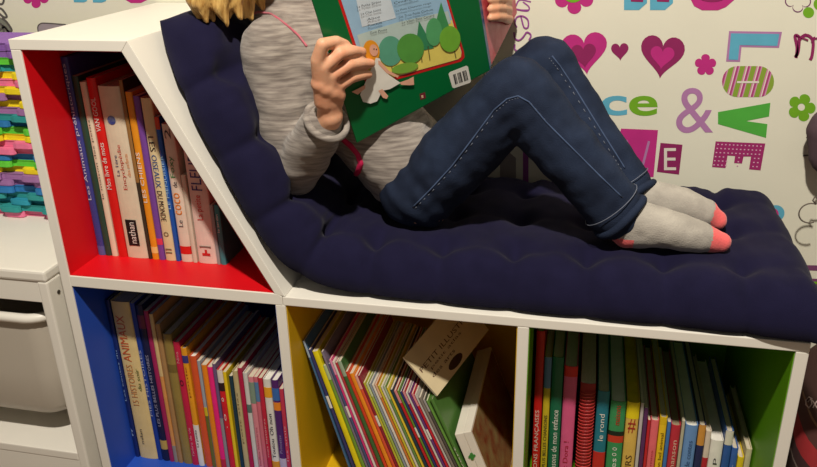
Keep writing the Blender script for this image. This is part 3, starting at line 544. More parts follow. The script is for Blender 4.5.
# foam puzzle tiles
FC = {'purple': (140, 96, 176), 'green': (100, 206, 60), 'teal': (44, 150, 150), 'yellow': (244, 220, 30), 'pink': (236, 120, 160), 'lilac': (160, 112, 168), 'blue': (40, 120, 184), 'leaf green': (90, 190, 90), 'sea blue': (40, 150, 176)}
order = ['pink', 'teal', 'sea blue', 'teal', 'blue', 'lilac', 'lilac', 'yellow', 'green', 'blue', 'pink', 'pink', 'yellow', 'green', 'blue', 'teal', 'lilac', 'yellow', 'lilac', 'yellow', 'pink', 'yellow', 'teal', 'green', 'purple', 'purple']
cnt = {}
z = ZU+.0004; th = (.694-ZU)/len(order)
ORD = ['lowest', 'second lowest', 'third lowest', 'fourth lowest', 'fifth lowest', 'sixth lowest']
rnd = random.Random(5)
for i, c in enumerate(order):
    x0, x1, y0, y1 = -.452+rnd.uniform(-.006, .006), -.112+rnd.uniform(-.006, .006), .205+rnd.uniform(-.004, .005), .31
    ph = (0 if (i//2) % 2 else .5)+rnd.uniform(-.06, .06); n = 4; pitch = (x1-x0)/n; prof = [(x0, y1), (x0, y0)]
    for k in range(n):
        xa = x0+(k+.5*(ph % 1))*pitch
        if xa+pitch*.62 > x1: break
        for fx, fy in ((.04, 0), (.10, -.002), (.06, -.008), (.08, -.0125), (.16, -.0145), (.44, -.0145), (.52, -.0125), (.54, -.008), (.50, -.002), (.56, 0)): prof.append((xa+fx*pitch, y0+fy))
    prof += [(x1, y0), (x1, y1)]
    bm = bmesh.new(); a = [bm.verts.new((x, y, z+.0002)) for x, y in prof]; b = [bm.verts.new((x, y, z+th-.0002)) for x, y in prof]; N = len(prof)
    bm.faces.new(a[::-1]); bm.faces.new(b)
    for k in range(N): bm.faces.new((a[k], a[(k+1) % N], b[(k+1) % N], b[k]))
    bmesh.ops.bevel(bm, geom=[e for e in bm.edges if abs(e.verts[0].co.z-e.verts[1].co.z) < 1e-6], offset=.0013, segments=2, affect='EDGES')
    o = frombm('foam_tile', bm, mat('foam_'+c.replace(' ', '_'), FC[c], .8, .04, 60, bump=.15, bscale=300))
    cnt[c] = cnt.get(c, 0)+1; tot = order.count(c)
    pos = 'the only %s one' % c if tot == 1 else '%s of the %s ones' % (ORD[cnt[c]-1] if cnt[c] < tot else 'topmost', c)
    tag(o, '%s foam puzzle tile in the stack, %s' % (c, pos), 'foam tile', 'foam puzzle tiles stacked on the white frame'); z += th

# ------------------------------------------------------------------ bags on the right
def bandmat(name, bands, ax, az, rough=.8):
    m = bpy.data.materials.new(name); m.use_nodes = True; nt = m.node_tree; b = nt.nodes['Principled BSDF']; b.inputs['Roughness'].default_value = rough
    tc = nt.nodes.new('ShaderNodeTexCoord'); sp = nt.nodes.new('ShaderNodeSeparateXYZ'); nt.links.new(tc.outputs['Object'], sp.inputs[0])
    m1 = nt.nodes.new('ShaderNodeMath'); m1.operation = 'MULTIPLY'; m1.inputs[1].default_value = ax; nt.links.new(sp.outputs['X'], m1.inputs[0])
    m2 = nt.nodes.new('ShaderNodeMath'); m2.operation = 'MULTIPLY_ADD'; m2.inputs[1].default_value = az; nt.links.new(sp.outputs['Z'], m2.inputs[0]); nt.links.new(m1.outputs[0], m2.inputs[2])
    cr = nt.nodes.new('ShaderNodeValToRGB'); cr.color_ramp.interpolation = 'CONSTANT'; e = cr.color_ramp.elements
    while len(e) < len(bands): e.new(.5)
    for i, (p, c) in enumerate(bands): e[i].position = p; e[i].color = (*lin(c), 1)
    nt.links.new(m2.outputs[0], cr.inputs[0]); nt.links.new(cr.outputs[0], b.inputs['Base Color']); return m
BAG = bandmat('striped_fabric', [(0, (56, 36, 32)), (.15, (70, 40, 36)), (.30, (56, 34, 32)), (.40, (130, 118, 112)), (.415, (58, 32, 34)), (.50, (150, 34, 40)), (.62, (74, 40, 36)), (.72, (120, 90, 66)), (.735, (66, 40, 36)), (.98, (120, 24, 44))], 2.4, 4.0)
tb2 = tag(empty('striped_bag', (1.22, .16, GND)), 'soft burgundy and brown striped fabric bag standing right of the bookcase', 'bag')
bm = bmesh.new(); nu, nv = 40, 22
for j in range(nv+1):
    t = j/nv
    for i in range(nu):
        a = 2*math.pi*i/nu; bul = (math.sin(math.pi*min(1, t*1.02))**.35 if t < .97 else .62)*(1+.05*math.sin(5*a+t*4)); rx, ry = .122*bul+.004, .125*bul+.004
        sx = math.copysign(abs(math.cos(a))**.6, math.cos(a)); sy = math.copysign(abs(math.sin(a))**.6, math.sin(a))
        bm.verts.new((sx*rx+.018*t, sy*ry, .003+t*(.288-GND)+.008*math.sin(a*3+1)*t))
bm.verts.ensure_lookup_table()
for j in range(nv):
    for i in range(nu): bm.faces.new([bm.verts[j*nu+i], bm.verts[j*nu+(i+1) % nu], bm.verts[(j+1)*nu+(i+1) % nu], bm.verts[(j+1)*nu+i]])
bm.faces.new([bm.verts[i] for i in range(nu)][::-1]); bm.faces.new([bm.verts[nv*nu+i] for i in range(nu)])
sb_ = frombm('body', bm, BAG, tb2, smooth=True)
bpy.context.view_layer.update(); bvh = BVHTree.FromObject(sb_, bpy.context.evaluated_depsgraph_get())
def onmesh(bvh, ob, u, v, off=.0008):
    d = ray(u, v).normalized(); inv = ob.matrix_world.inverted(); o = inv @ CAM; d2 = (inv.to_3x3() @ d).normalized()
    h = bvh.ray_cast(o, d2)
    if h[0] is None: return None
    return ob.matrix_world @ (h[0]-d2*off)
LOGO = cm((190, 170, 165), .6, 'ink')
bm = bmesh.new()
for st in ([(812, 399), (809, 397), (806, 400), (806, 405), (809, 408), (812, 404), (811, 399), (808, 402)], [(812, 400), (815, 404), (817, 408)], [(817, 401), (814, 406), (813, 408)]):
    P = [onmesh(bvh, sb_, *p) for p in st]; P = [p-V((1.22, .16, GND)) for p in P if p]
    if len(P) > 2: tube(bm, P, .0009, 5)
frombm('script_emblem', bm, LOGO, tb2, smooth=True)
for s in (-1, 1): tubeobj('handle', [V((.02+.05*math.cos(a), s*.06, .345+.05*math.sin(a))) for a in [math.pi*k/12 for k in range(13)]], .006, mat('bag_handle', (60, 34, 34), .8, .1), tb2)
# hanging pouch
pu = tag(empty('hanging_bag', (1.19, .36, .6)), 'dark purple brown fabric bag hanging on the wall at the right edge', 'bag')
bm = bmesh.new(); capsule(bm, (.06, 0, .24), .025, (.025, 0, .06), .045, flat=((0, 1, 0), .5)); capsule(bm, (.025, 0, .06), .045, (-.005, 0, -.05), .066, flat=((0, 1, 0), .42)); capsule(bm, (-.03, 0, -.05), .05, (-.03, 0, -.085), .04, flat=((0, 1, 0), .5))
fuse('body', bm, mat('purple_brown_cloth', (92, 72, 80), .9, .15, 20, bump=.4, bscale=60), pu, .006, 4, lambda co, n: .004*noise.noise(co*18))
tubeobj('strap', [(.06, 0, .25), (.05, .008, .33), (.02, .012, .43), (0, .016, .5)], .007, mat('purple_strap', (84, 66, 74), .9, .1), pu)
GW = mat('grey_cord', (104, 94, 86), .8, .1)
for cx, cz, a0, a1, r in ((-.045, -.142, 1.9, -1.9, .016), (-.052, -.185, 1.2, 5.2, .017)):
    tubeobj('drawstring', [(cx+r*math.cos(a0+(a1-a0)*k/16), -.004, cz+r*math.sin(a0+(a1-a0)*k/16)) for k in range(17)]+([(-.04, 0, -.115)] if 0 else []), .0012, GW, pu, 6)
tubeobj('drawstring', [(-.04, 0, -.10), (-.043, -.002, -.115), (-.050, -.004, -.127)], .0012, GW, pu, 6); tubeobj('drawstring', [(-.05, -.004, -.157), (-.052, -.004, -.163), (-.046, -.004, -.169)], .0012, GW, pu, 6)
tag(box('wall_hook', (1.17, D-.03, 1.09), (1.21, D-.0005, 1.12), WHITE), 'small white wall hook above the hanging purple bag', 'hook')

# ------------------------------------------------------------------ cushion
NAVY = mat('navy_cotton', (27, 25, 52), .9, .10, 30, bump=.25, bscale=900, spec=.08, sheen=.05)
dS = V((.458, 0, -.889)); nS = V((.889, 0, .458)); A0 = V((.180, 0, .736))
ctrl = [A0+nS*.012+dS*s for s in (-.010, .025, .07, .13, .19, .25, .30)]+[V(p) for p in ((.366, 0, .424), (.408, 0, .398), (.46, 0, .386), (.53, 0, .382), (.64, 0, .381), (.75, 0, .381), (.86, 0, .381), (.97, 0, .381), (1.090, 0, .383))]
dense = []
for i in range(len(ctrl)-1):
    p0, p1, p2, p3 = ctrl[max(i-1, 0)], ctrl[i], ctrl[i+1], ctrl[min(i+2, len(ctrl)-1)]
    for k in range(20): t = k/20; dense.append(.5*((2*p1)+(p2-p0)*t+(2*p0-5*p1+4*p2-p3)*t*t+(3*p1-p0-3*p2+p3)*t**3))
dense.append(ctrl[-1]); cum = [0]
for a, b in zip(dense, dense[1:]): cum.append(cum[-1]+(b-a).length)
LS = cum[-1]
import bisect
def cpath(s):
    s = min(max(s, 0), LS); i = min(max(bisect.bisect(cum, s)-1, 0), len(dense)-2); t = (s-cum[i])/(cum[i+1]-cum[i]+1e-12)
    p = dense[i].lerp(dense[i+1], t); a, b = dense[max(i-6, 0)], dense[min(i+7, len(dense)-1)]; d = (b-a).normalized(); return p, V((-d.z, 0, d.x))
def interp(tab, x):
    if x <= tab[0][0]: return tab[0][1]
    for (a, b), (c, d) in zip(tab, tab[1:]):
        if x <= c: return b+(d-b)*(x-a)/(c-a)
    return tab[-1][1]
FY = [(0, .072), (.03, .056), (.08, .034), (.14, .020), (.21, .012), (.28, .008), (.36, .006), (.44, .010), (.55, .012), (.75, .006), (.95, .0), (LS-.03, -.012), (LS, -.028)]
BY = [(0, .380), (.2, .38), (LS-.16, .388), (LS-.05, .384), (LS, .368)]
NS, NW = 240, 84; TH = .066; SX = LS/11; 
def cush(i, j, top):
    a, b = i/NS, j/NW; s = a*LS
    # cosine spacing crowds rows near the borders
    bb = .5-.5*math.cos(math.pi*b)*(.55+.45*abs(math.cos(math.pi*b))) if 0 else b
    p, n = cpath(s); ea = min(s/.055, (LS-s)/.042); eb0 = interp(FY, s); eb1 = interp(BY, s)
    sc_ = .005*(1-abs(math.sin(math.pi*s/SX)))**2
    y0, y1 = eb0+sc_, eb1-sc_*.6; y = y0+(y1-y0)*bb
    eb = min((y-y0)/.055, (y1-y)/.032)
    f = lambda e: (1-(1-min(1, max(0, e)))**2.4)**.5
    pr = f(ea)*f(eb)
    u, w = s/SX, (y-.01)/.118
    du, dw = (u-round(u))*SX, (w-.5-round(w-.5))*.118
    r2 = du*du+dw*dw; tuft = math.exp(-r2/(2*.016**2)); lineu = math.exp(-(du/.010)**2); linew = math.exp(-(dw/.010)**2)
    edge = math.exp(-min(y-y0, y1-y)/.05)
    q = 1-.26*tuft*min(1, max(0, (y1-y-.02)/.05))-.035*lineu-.02*linew-.10*lineu*edge
    wr = .05*noise.noise(V((s*22, y*16, 3)))+.035*noise.noise(V((s*60, y*25, 9)))
    h = TH*pr*(q+wr)
    if top: return p+n*(h+.001)+V((0, y, 0))
    return p-n*(.0)+V((0, y, 0))+n*(.010*(1-pr))*0
bm = bmesh.new(); tv = [[None]*(NW+1) for _ in range(NS+1)]; bv = [[None]*(NW+1) for _ in range(NS+1)]
ring = lambda i, j: i in (0, NS) or j in (0, NW)
def bspace(j): return j
for i in range(NS+1):
    for j in range(NW+1):
        ii = NS*(.5-.5*math.cos(math.pi*i/NS))*.35+i*.65; jj = NW*(.5-.5*math.cos(math.pi*j/NW))*.6+j*.4
        t_ = cush(ii, jj, True); tv[i][j] = bm.verts.new(t_)
        bv[i][j] = tv[i][j] if ring(i, j) else bm.verts.new(cush(ii, jj, False))
for i in range(NS):
    for j in range(NW):
        bm.faces.new((tv[i][j], tv[i+1][j], tv[i+1][j+1], tv[i][j+1]))
        q = (bv[i][j], bv[i][j+1], bv[i+1][j+1], bv[i+1][j]);
        try: bm.faces.new(q)
        except ValueError: pass
cu_o = frombm('seat_cushion', bm, NAVY, None, smooth=True)
tag(cu_o, 'long navy quilted cotton cushion draped over the slope and the bench top', 'cushion')

# ------------------------------------------------------------------ light
ld = bpy.data.lights.new('ceiling_lamp', 'POINT'); ld.energy = 210; ld.color = (1.0, .915, .79); ld.shadow_soft_size = .045
lo = bpy.data.objects.new('ceiling_lamp', ld); COL.objects.link(lo); lo.location = (.72, -1.0, 2.25)
w = bpy.data.worlds.new('room'); w.use_nodes = True; sc.world = w; bgn = w.node_tree.nodes['Background']; bgn.inputs[0].default_value = (1.0, .9, .76, 1); bgn.inputs[1].default_value = .15
sc.view_settings.view_transform = 'Standard'; sc.view_settings.look = 'None'; sc.view_settings.gamma = 1; sc.view_settings.use_curve_mapping = False; sc.view_settings.exposure = 0.0
# ------------------------------------------------------------------ held storybook
BLc = onY(357, 143, .075); TLd = onY(312, 0, -.005); eu = (TLd-BLc).normalized(); HB = .295
lo_, hi_ = .08, .32
for _ in range(50):
    mid = (lo_+hi_)/2
    if (onY(490, 70, mid)-BLc).dot(eu) > 0: hi_ = mid
    else: lo_ = mid
f_lo = (onY(490, 70, .08)-BLc).dot(eu); f_hi = (onY(490, 70, .32)-BLc).dot(eu)
best = min((abs((onY(490, 70, y)-BLc).normalized().dot(eu)), y) for y in [.10+.001*k for k in range(200)])[1]
BRc = onY(490, 70, best); ew = (BRc-BLc); ew = (ew-eu*ew.dot(eu)); WBK = ew.length; ew.normalize()
no = ew.cross(eu)
if no.dot(CAM-BLc) < 0: no = -no
sb = empty('storybook', BLc); tag(sb, 'large green hardcover storybook held open, fairy scene and barcode on its back cover', 'book')
MI = Matrix.Translation(-BLc)
def inb(o): o.matrix_parent_inverse = MI; return o
GB_ = mat('book_green', (8, 104, 52), .32, .03, 20); 
def board(name, o, a, b, n, w, h, t, m):
    bm = bmesh.new(); vs = [bm.verts.new(o+a*x+b*y+n*z) for z in (0, -t) for x, y in ((0, 0), (w, 0), (w, h), (0, h))]
    for f in ((0, 1, 2, 3), (4, 5, 6, 7), (0, 1, 5, 4), (1, 2, 6, 5), (2, 3, 7, 6), (3, 0, 4, 7)): bm.faces.new([vs[i] for i in f])
    return inb(frombm(name, bm, m, sb, bevel=min(.0008, t*.3)))
BCV = board('back_cover', BLc, ew, eu, no, WBK, HB, .0025, GB_)
spd = (ew*.72-no*.69).normalized(); spn = (ew*.69+no*.72).normalized()
board('spine', BLc+ew*WBK, spd, eu, spn, .014, HB, .0025, mat('book_blue', (30, 86, 130), .35, .04, 20))
PHI = math.radians(37); fd = (ew*math.cos(PHI)-no*math.sin(PHI)).normalized(); fn = fd.cross(eu); fn = fn if fn.dot(ew) > 0 else -fn
FO = BLc+ew*WBK+spd*.014; WF = .150
board('front_cover', FO, fd, eu, fn, WF, HB, .0025, mat('cover_pink', (222, 130, 140), .4, .25, 22, rgb2=(196, 60, 70)))
inn = -no
board('page_block', BLc+ew*.006+eu*.004-no*.0028, ew, eu, no, WBK-.008, HB-.008, .006, PAGES)
board('page_block', FO+fd*.003+eu*.004-fn*.0028, fd, eu, fn, WF-.006, HB-.008, .006, PAGES)
def bkp(u, v, k): return onPlane(u, v, BLc+no*(.00025*k), no)
def bflat(name, pts, rgb, k, label=None):
    bm = bmesh.new(); bm.faces.new([bm.verts.new(bkp(u, v, k)) for u, v in pts]); bmesh.ops.triangulate(bm, faces=bm.faces)
    o = frombm(name, bm, cm(rgb, .35, 'gloss'), BCV)
    if label: o['label'] = label
    return o
s_ = 4.245
Z = lambda pts: [(330+x/s_, y/s_) for x, y in pts]
def clipx(pts): return pts
bflat('picture_border', [(331.5, -20), (443, -20), (448.5, 0), (464, 52), (464.5, 57.5), (461, 61.5), (374, 86), (366, 84.5)], (206, 36, 34), 1)
bflat('picture', [(334.5, -20), (441, -20), (446.5, 0), (461.5, 52), (461, 57), (458, 59.5), (373.5, 83), (368.3, 82)], (158, 196, 226), 2, 'storybook scene with trees')
bflat('picture_light', [(352, -20), (385, -20), (396, 18), (362, 27)], (214, 226, 236), 3)
bflat('picture_ground', [(361, 52), (368, 35), (400, 34), (452, 20), (461.3, 52), (461, 57), (458, 59.3), (373.8, 82.7), (368.5, 81.7)], (240, 220, 110), 3)
bflat('picture_haze', [(357, 35), (398, 22), (448, 11), (451, 23), (420, 36), (362, 52)], (190, 210, 206), 4)
bflat('picture_tree', [(419, 21), (415, 52), (434, 48)], (60, 140, 96), 5); bflat('picture_tree', [(441, 2), (431, 42), (453, 38)], (70, 150, 90), 5)
for p in ([(428, 46), (430, 60)], [(421, 48), (422, 62)], [(453, 44), (456, 58)], [(411, 60), (413, 70)], [(391, 62), (393, 74)]):
    (a, b), (c, d) = p; bflat('picture_trunk', [(a-.5, b), (a+.5, b), (c+.5, d), (c-.5, d)], (120, 110, 60), 5)
bflat('picture_tree', ell(390.5, 51, 12, 15), (96, 168, 140), 6); bflat('picture_tree', ell(410.5, 48.5, 13.5, 15), (90, 160, 70), 7); bflat('picture_tree', ell(434, 32, 8, 14), (90, 170, 110), 7); bflat('picture_tree', ell(450, 39, 10.5, 13), (120, 184, 60), 8); bflat('picture_bush', ell(405, 68, 13.5, 5, rot=-.2), (130, 180, 70), 8)
def btext(txt, u, v, du, h, k=9, rgb=(50, 54, 60)):
    o = bkp(u, v, k); e = (bkp(u+du, v-du*.235, k)-o); L = e.length; e.normalize(); y = no.cross(e)
    return text_at('cover_text', txt, o, e, y, L, h, cm(rgb, .5, 'ink'), BCV)
for i, (t, u, v, d) in enumerate((('La Petite Sirène', 357, 8.5, 24), ('Le Chat botté', 361, 15.5, 20), ('Alice', 367, 21, 13), ('Poucette', 368, 27, 14), ('Tom Pouce', 370, 34.5, 17), ('Le Petit Chaperon rouge', 396, 12.5, 35), ('Les Trois Petits Cochons', 399, 18.5, 34), ('Le Vilain Petit Canard', 402, 24, 32), ('Cendrillon', 394, 4.5, 24))): btext(t, u, v, d, .0034)
# girl in a white dress
SK = (236, 178, 150)
bflat('picture_hair', ell(371.5, 51, 8, 11, rot=-.2), (240, 160, 40), 9)
bflat('picture_dress', Z([(195, 245), (212, 248), (222, 285), (250, 318), (300, 352), (255, 378), (222, 385), (200, 430), (172, 440), (140, 432), (128, 402), (150, 350), (172, 300)]), (240, 236, 226), 10)
bflat('picture_face', ell(373.8, 50.3, 4.2, 6, rot=-.2), SK, 11); bflat('picture_arm', Z([(205, 255), (215, 262), (250, 300), (292, 322), (288, 330), (240, 310), (205, 272)]), SK, 11)
bflat('picture_leg', Z([(296, 350), (330, 338), (355, 325), (357, 360), (340, 362), (302, 360)]), SK, 11); bflat('picture_leg', Z([(205, 385), (222, 378), (248, 408), (240, 420), (225, 415)]), SK, 11); bflat('picture_hand', Z([(92, 390), (150, 360), (150, 375), (118, 402)]), SK, 11)
for x, y in ((374, 49), (376.5, 49.4)): bflat('picture_eye', ell(x, y, .6, .8, 8), (40, 40, 50), 12)
bflat('barcode_label', [(448.5, 74), (450, 72), (466.3, 65.6), (468, 66.6), (471, 81), (470, 82.8), (454, 88.3), (452.3, 87.3)], (236, 232, 222), 1)
for i in range(13):
    if i in (3, 8): continue
    t = i/13; w_ = .55 if i % 3 else .85; x = 453+t*13.2; y = 74.6-t*4.6
    bflat('barcode_bar', [(x, y), (x+w_, y-.25), (x+w_+2.3, y+9.6), (x+2.3, y+9.9)], (40, 38, 40), 2)
bflat('publisher_emblem', [(419.5, 94), (425, 92), (426, 98), (420.5, 100)], (120, 40, 50), 1); bflat('publisher_emblem', [(421, 95.5), (423, 94.8), (423.6, 97.5), (421.8, 98.3)], (220, 190, 150), 2)

# ------------------------------------------------------------------ girl
PR = V((.52, .19, .445)); pe = empty('person', PR); tag(pe, 'child in grey hoodie and blue jeans leaning on navy cushion, reading green book', 'person')
PI_ = Matrix.Translation(-PR)
def inp(o): o.matrix_parent_inverse = PI_; return o
def pb(u, v, off): return onPlane(u, v, BLc+no*off, no)
SKIN = mat('skin', (226, 172, 138), .5, .08, 30, bump=.08, bscale=400, sss=.15, rgb2=(218, 152, 118))
pel = V((.515, .19, .515)); che = V((.378, .19, .69)); nek = V((.352, .195, .762)); hed = V((.338, .195, .862))
shR, shL = V((.330, .128, .706)), V((.352, .262, .716))
elR = onY(294, 171, .10); wrR = pb(330, 116, .003); elL = V((.475, .335, .60)); 
hpN, hpF = V((.545, .135, .498)), V((.545, .245, .498))
knN, knF = onY(517, 91, .102), onY(545, 67, .245); anN, anF = onY(621, 217, .103), onY(631, 197, .2)
def fpl(u, v, off): return onPlane(u, v, FO+fn*off, fn)
wrL = fpl(500, 22, -.035)
bm = bmesh.new()
capsule(bm, pel, .066, pel.lerp(che, .5), .058); capsule(bm, pel.lerp(che, .5), .058, che, .068); capsule(bm, hpN, .052, hpF, .052); capsule(bm, shR, .030, shL, .030); capsule(bm, che, .05, nek, .030); capsule(bm, nek, .029, hed-V((0, 0, .04)), .030)
# head: skull, face, jaw, nose, ears (looking along +x and down, towards the book)
fx = V((.93, -.05, -.36)).normalized(); fy = V((0, 1, 0)); fz = fx.cross(fy); fz = fz if fz.z > 0 else -fz
capsule(bm, hed-fx*.018+fz*.012, .076, hed+fx*.012+fz*.006, .070); capsule(bm, hed+fx*.030-fz*.03, .048, hed+fx*.042-fz*.052, .030); capsule(bm, hed+fx*.074-fz*.002, .006, hed+fx*.086-fz*.020, .009); capsule(bm, hed+fx*.05-fz*.018+fy*.026, .026, hed+fx*.05-fz*.018-fy*.026, .026); capsule(bm, hed+fx*.066-fz*.046-fy*.010, .007, hed+fx*.066-fz*.046+fy*.010, .007); capsule(bm, hed+fx*.066-fz*.053-fy*.008, .0065, hed+fx*.066-fz*.053+fy*.008, .0065)
for s in (-1, 1): capsule(bm, hed-fx*.002+fy*s*.074+fz*.008, .010, hed-fx*.002+fy*s*.076-fz*.018, .008, flat=((0, 1, 0), .6))
capsule(bm, shR, .034, elR, .026); capsule(bm, elR, .026, wrR, .0178); capsule(bm, shL, .034, elL, .026); capsule(bm, elL, .026, wrL, .019)
for h, k, a in ((hpN, knN, anN), (hpF, knF, anF)): capsule(bm, h, .050, k, .036); capsule(bm, k, .036, a, .024)
def chain(pts, rs):
    for i in range(len(pts)-1): capsule(bm, pts[i], rs[i], pts[i+1], rs[i+1], seg=14)
# right hand: palm beside the book edge, four fingers across the cover, thumb behind it
Kn = [(pb(318, 60, .013), .0096), (pb(323.5, 67, .016), .0094), (pb(331, 76, .016), .0090), (pb(338, 86, .013), .0084)]
wb = [pb(322, 102, .008), pb(326, 104, .010), pb(331, 104, .010), pb(336, 102, .008)]
for (k, r), w_ in zip(Kn, wb): capsule(bm, w_, .0105, k, r)
capsule(bm, wrR, .0178, pb(329, 98, .006), .0165, flat=(no, .85)); capsule(bm, pb(329, 100, .009), .0165, pb(327, 78, .012), .0135, flat=(no, .7))
for i in range(3): capsule(bm, Kn[i][0].lerp(wb[i], .15), .0088, Kn[i+1][0].lerp(wb[i+1], .15), .0084); capsule(bm, Kn[i][0].lerp(wb[i], .55), .0125, Kn[i+1][0].lerp(wb[i+1], .55), .012)
chain([Kn[0][0], pb(322.5, 44.5, .018), pb(336, 41.5, .012), pb(345.5, 44.5, .0072)], [.0094, .0083, .0076, .0064])
chain([Kn[1][0], pb(340.5, 53.5, .021), pb(352.5, 51.0, .014), pb(362, 52, .0072)], [.0094, .0083, .0076, .0064])
chain([Kn[2][0], pb(349, 65, .020), pb(361, 63, .013), pb(371, 63.5, .007)], [.0090, .0081, .0074, .0062])
chain([Kn[3][0], pb(352, 77.5, .017), pb(361, 75.5, .012), pb(368.5, 74.5, .0066)], [.0083, .0073, .0066, .0057])
chain([pb(333, 104, .004), pb(338, 88, -.010), pb(346, 72, -.018), pb(355, 62, -.0165)], [.0125, .0095, .008, .0066])
# left hand on the edge of the far cover
KL = [fpl(507+i*.4, -8+i*9, .006) for i in range(4)]
for i, k in enumerate(KL):
    capsule(bm, wrL+fd*.0, .0125, k, .0082); yv = -10+i*9
    chain([k, fpl(503.5, yv+.5, .015), fpl(496.5, yv, .013), fpl(490.5, yv+1, .0072)], [.0080, .0070, .0064, .0056])
chain([wrL, wrL.lerp(KL[0], .5)-fn*.02, fpl(500, -4, -.018)], [.0115, .009, .007])
body = inp(fuse('body', bm, SKIN, pe, .0021, 3))
# fingernails
NAIL = mat('nail', (236, 186, 164), .3, .03)
for (u, v, off), (u2, v2) in (((344.8, 43.2, .0125), (348, 44.3)), ((361.5, 50.7, .0125), (364.5, 51.5)), ((370.5, 62, .0121), (373, 63)), ((368, 73.2, .0114), (370.3, 74.2))):
    bm = bmesh.new(); capsule(bm, pb(u, v, off-.0016), .0030, pb(u2, v2, off-.0035), .0026, seg=10, flat=(no, .5)); frombm('fingernail', bm, NAIL, body, smooth=True)
for s in (-1, 1):
    bm = bmesh.new(); bmesh.ops.create_uvsphere(bm, u_segments=14, v_segments=10, radius=.0105, matrix=Matrix.Translation(hed+fx*.066+fy*s*.029+fz*.006)); frombm('eye', bm, mat('eye_white', (236, 232, 226), .2, .02), body, smooth=True)
    bm = bmesh.new(); bmesh.ops.create_uvsphere(bm, u_segments=12, v_segments=8, radius=.005, matrix=Matrix.Translation(hed+fx*.0735+fy*s*.0285+fz*.003)); frombm('iris', bm, mat('iris_blue', (70, 100, 120), .2, .05), body, smooth=True)
# hoodie
def heather(name):
    m = mat(name, (168, 159, 150), .9, .1, 9, bump=.35, bscale=500, stretch=(3.2, 3.2, 28), spec=.1, sheen=.25, rgb2=(116, 107, 102)); return m
HO = heather('heather_grey')
def folds(co, n):
    a = .0046*noise.noise(V((co.x*16, co.y*14, co.z*34)))+.0020*noise.noise(V((co.x*40, co.y*30, co.z*70)))
    return a
bm = bmesh.new()
capsule(bm, pel+V((-.01, 0, .006)), .070, pel.lerp(che, .5), .078); capsule(bm, pel.lerp(che, .5), .078, che, .080); capsule(bm, pel+V((-.012, -.03, .022)), .062, che+V((0, -.03, 0)), .06); capsule(bm, pel+V((-.012, .03, .022)), .062, che+V((0, .03, 0)), .06)
capsule(bm, shR, .043, shL, .043); capsule(bm, che, .062, nek+V((0, 0, -.018)), .044); capsule(bm, nek-V((.05, .0, .01)), .036, nek-V((.03, 0, .02)), .05)
capsule(bm, shR, .048, shR.lerp(elR, .6), .045); capsule(bm, shR.lerp(elR, .6), .045, elR, .040)
cuf = elR.lerp(wrR, .82); capsule(bm, elR, .038, elR.lerp(cuf, .5), .036); capsule(bm, elR.lerp(cuf, .5), .036, cuf, .029)
capsule(bm, shL, .044, elL, .038); capsule(bm, elL, .038, elL.lerp(wrL, .62), .031)
hood = inp(fuse('hoodie', bm, HO, pe, .0042, 5, folds))
# rolled sleeve end
ax = (wrR-elR).normalized(); q = ax.to_track_quat('Z', 'Y').to_matrix()
def ringpts(c, r, n=28, tilt=0): return [c+q @ V((r*math.cos(2*math.pi*k/n), r*math.sin(2*math.pi*k/n), 0)) for k in range(n)]
tubeobj('sleeve_cuff', ringpts(cuf+ax*.014, .0285), .005, HO, hood, 10, True)
# jeans
DEN = mat('denim', (40, 51, 74), .85, .22, 16, bump=.4, bscale=700, spec=.15, rgb2=(24, 31, 48))
def jf(co, n):
    a = .0032*noise.noise(V((co.x*26, co.y*16, co.z*26)))+.0014*noise.noise(V((co.x*60, co.y*40, co.z*60)))
    for k, ank in ((knN, anN), (knF, anF)):
        d = (co-k).length
        if d < .075: a += .0022*math.sin((co-k).dot((ank-k).normalized())*260)*math.exp(-(d/.05)**2)*(1 if n.z < .1 else .3)
        d = (co-ank).length
        if d < .07: a += .0014*math.sin((co-ank).dot((ank-k).normalized())*230+co.y*60)*math.exp(-(d/.045)**2)
    d = (co-hpN).length; a += .003*math.sin((co.x+co.z)*150)*math.exp(-(d/.06)**2)
    return a
bm = bmesh.new(); capsule(bm, hpN+V((-.012, 0, .0)), .054, hpF+V((-.012, 0, .0)), .054)
for h, k, a in ((hpN, knN, anN), (hpF, knF, anF)):
    capsule(bm, h, .054, h.lerp(k, .5), .053); capsule(bm, h.lerp(k, .5), .053, k, .046); far = 1 if h is hpN else .92; capsule(bm, k, .046*far, k.lerp(a, .45), .0435*far); capsule(bm, k.lerp(a, .45), .0435*far, a-(a-k).normalized()*.012, .039)
jeans = inp(fuse('jeans', bm, DEN, pe, .0042, 5, jf))
STI = mat('stitch_thread', (112, 118, 134), .8, .1)
for k, a, nm in ((knN, anN, 'n'), (knF, anF, 'f')):
    d = (a-k).normalized(); q = d.to_track_quat('Z', 'Y').to_matrix(); c = a-d*.003
    tubeobj('trouser_hem', [c+q @ V((.0375*math.cos(t), .0375*math.sin(t), .003*math.sin(2*t))) for t in [2*math.pi*i/32 for i in range(32)]], .006, DEN, jeans, 10, True)
    tubeobj('hem_stitching', [c-d*.020+q @ V((.0425*math.cos(t), .0425*math.sin(t), 0)) for t in [2*math.pi*i/32 for i in range(32)]], .0006, STI, jeans, 6, True)
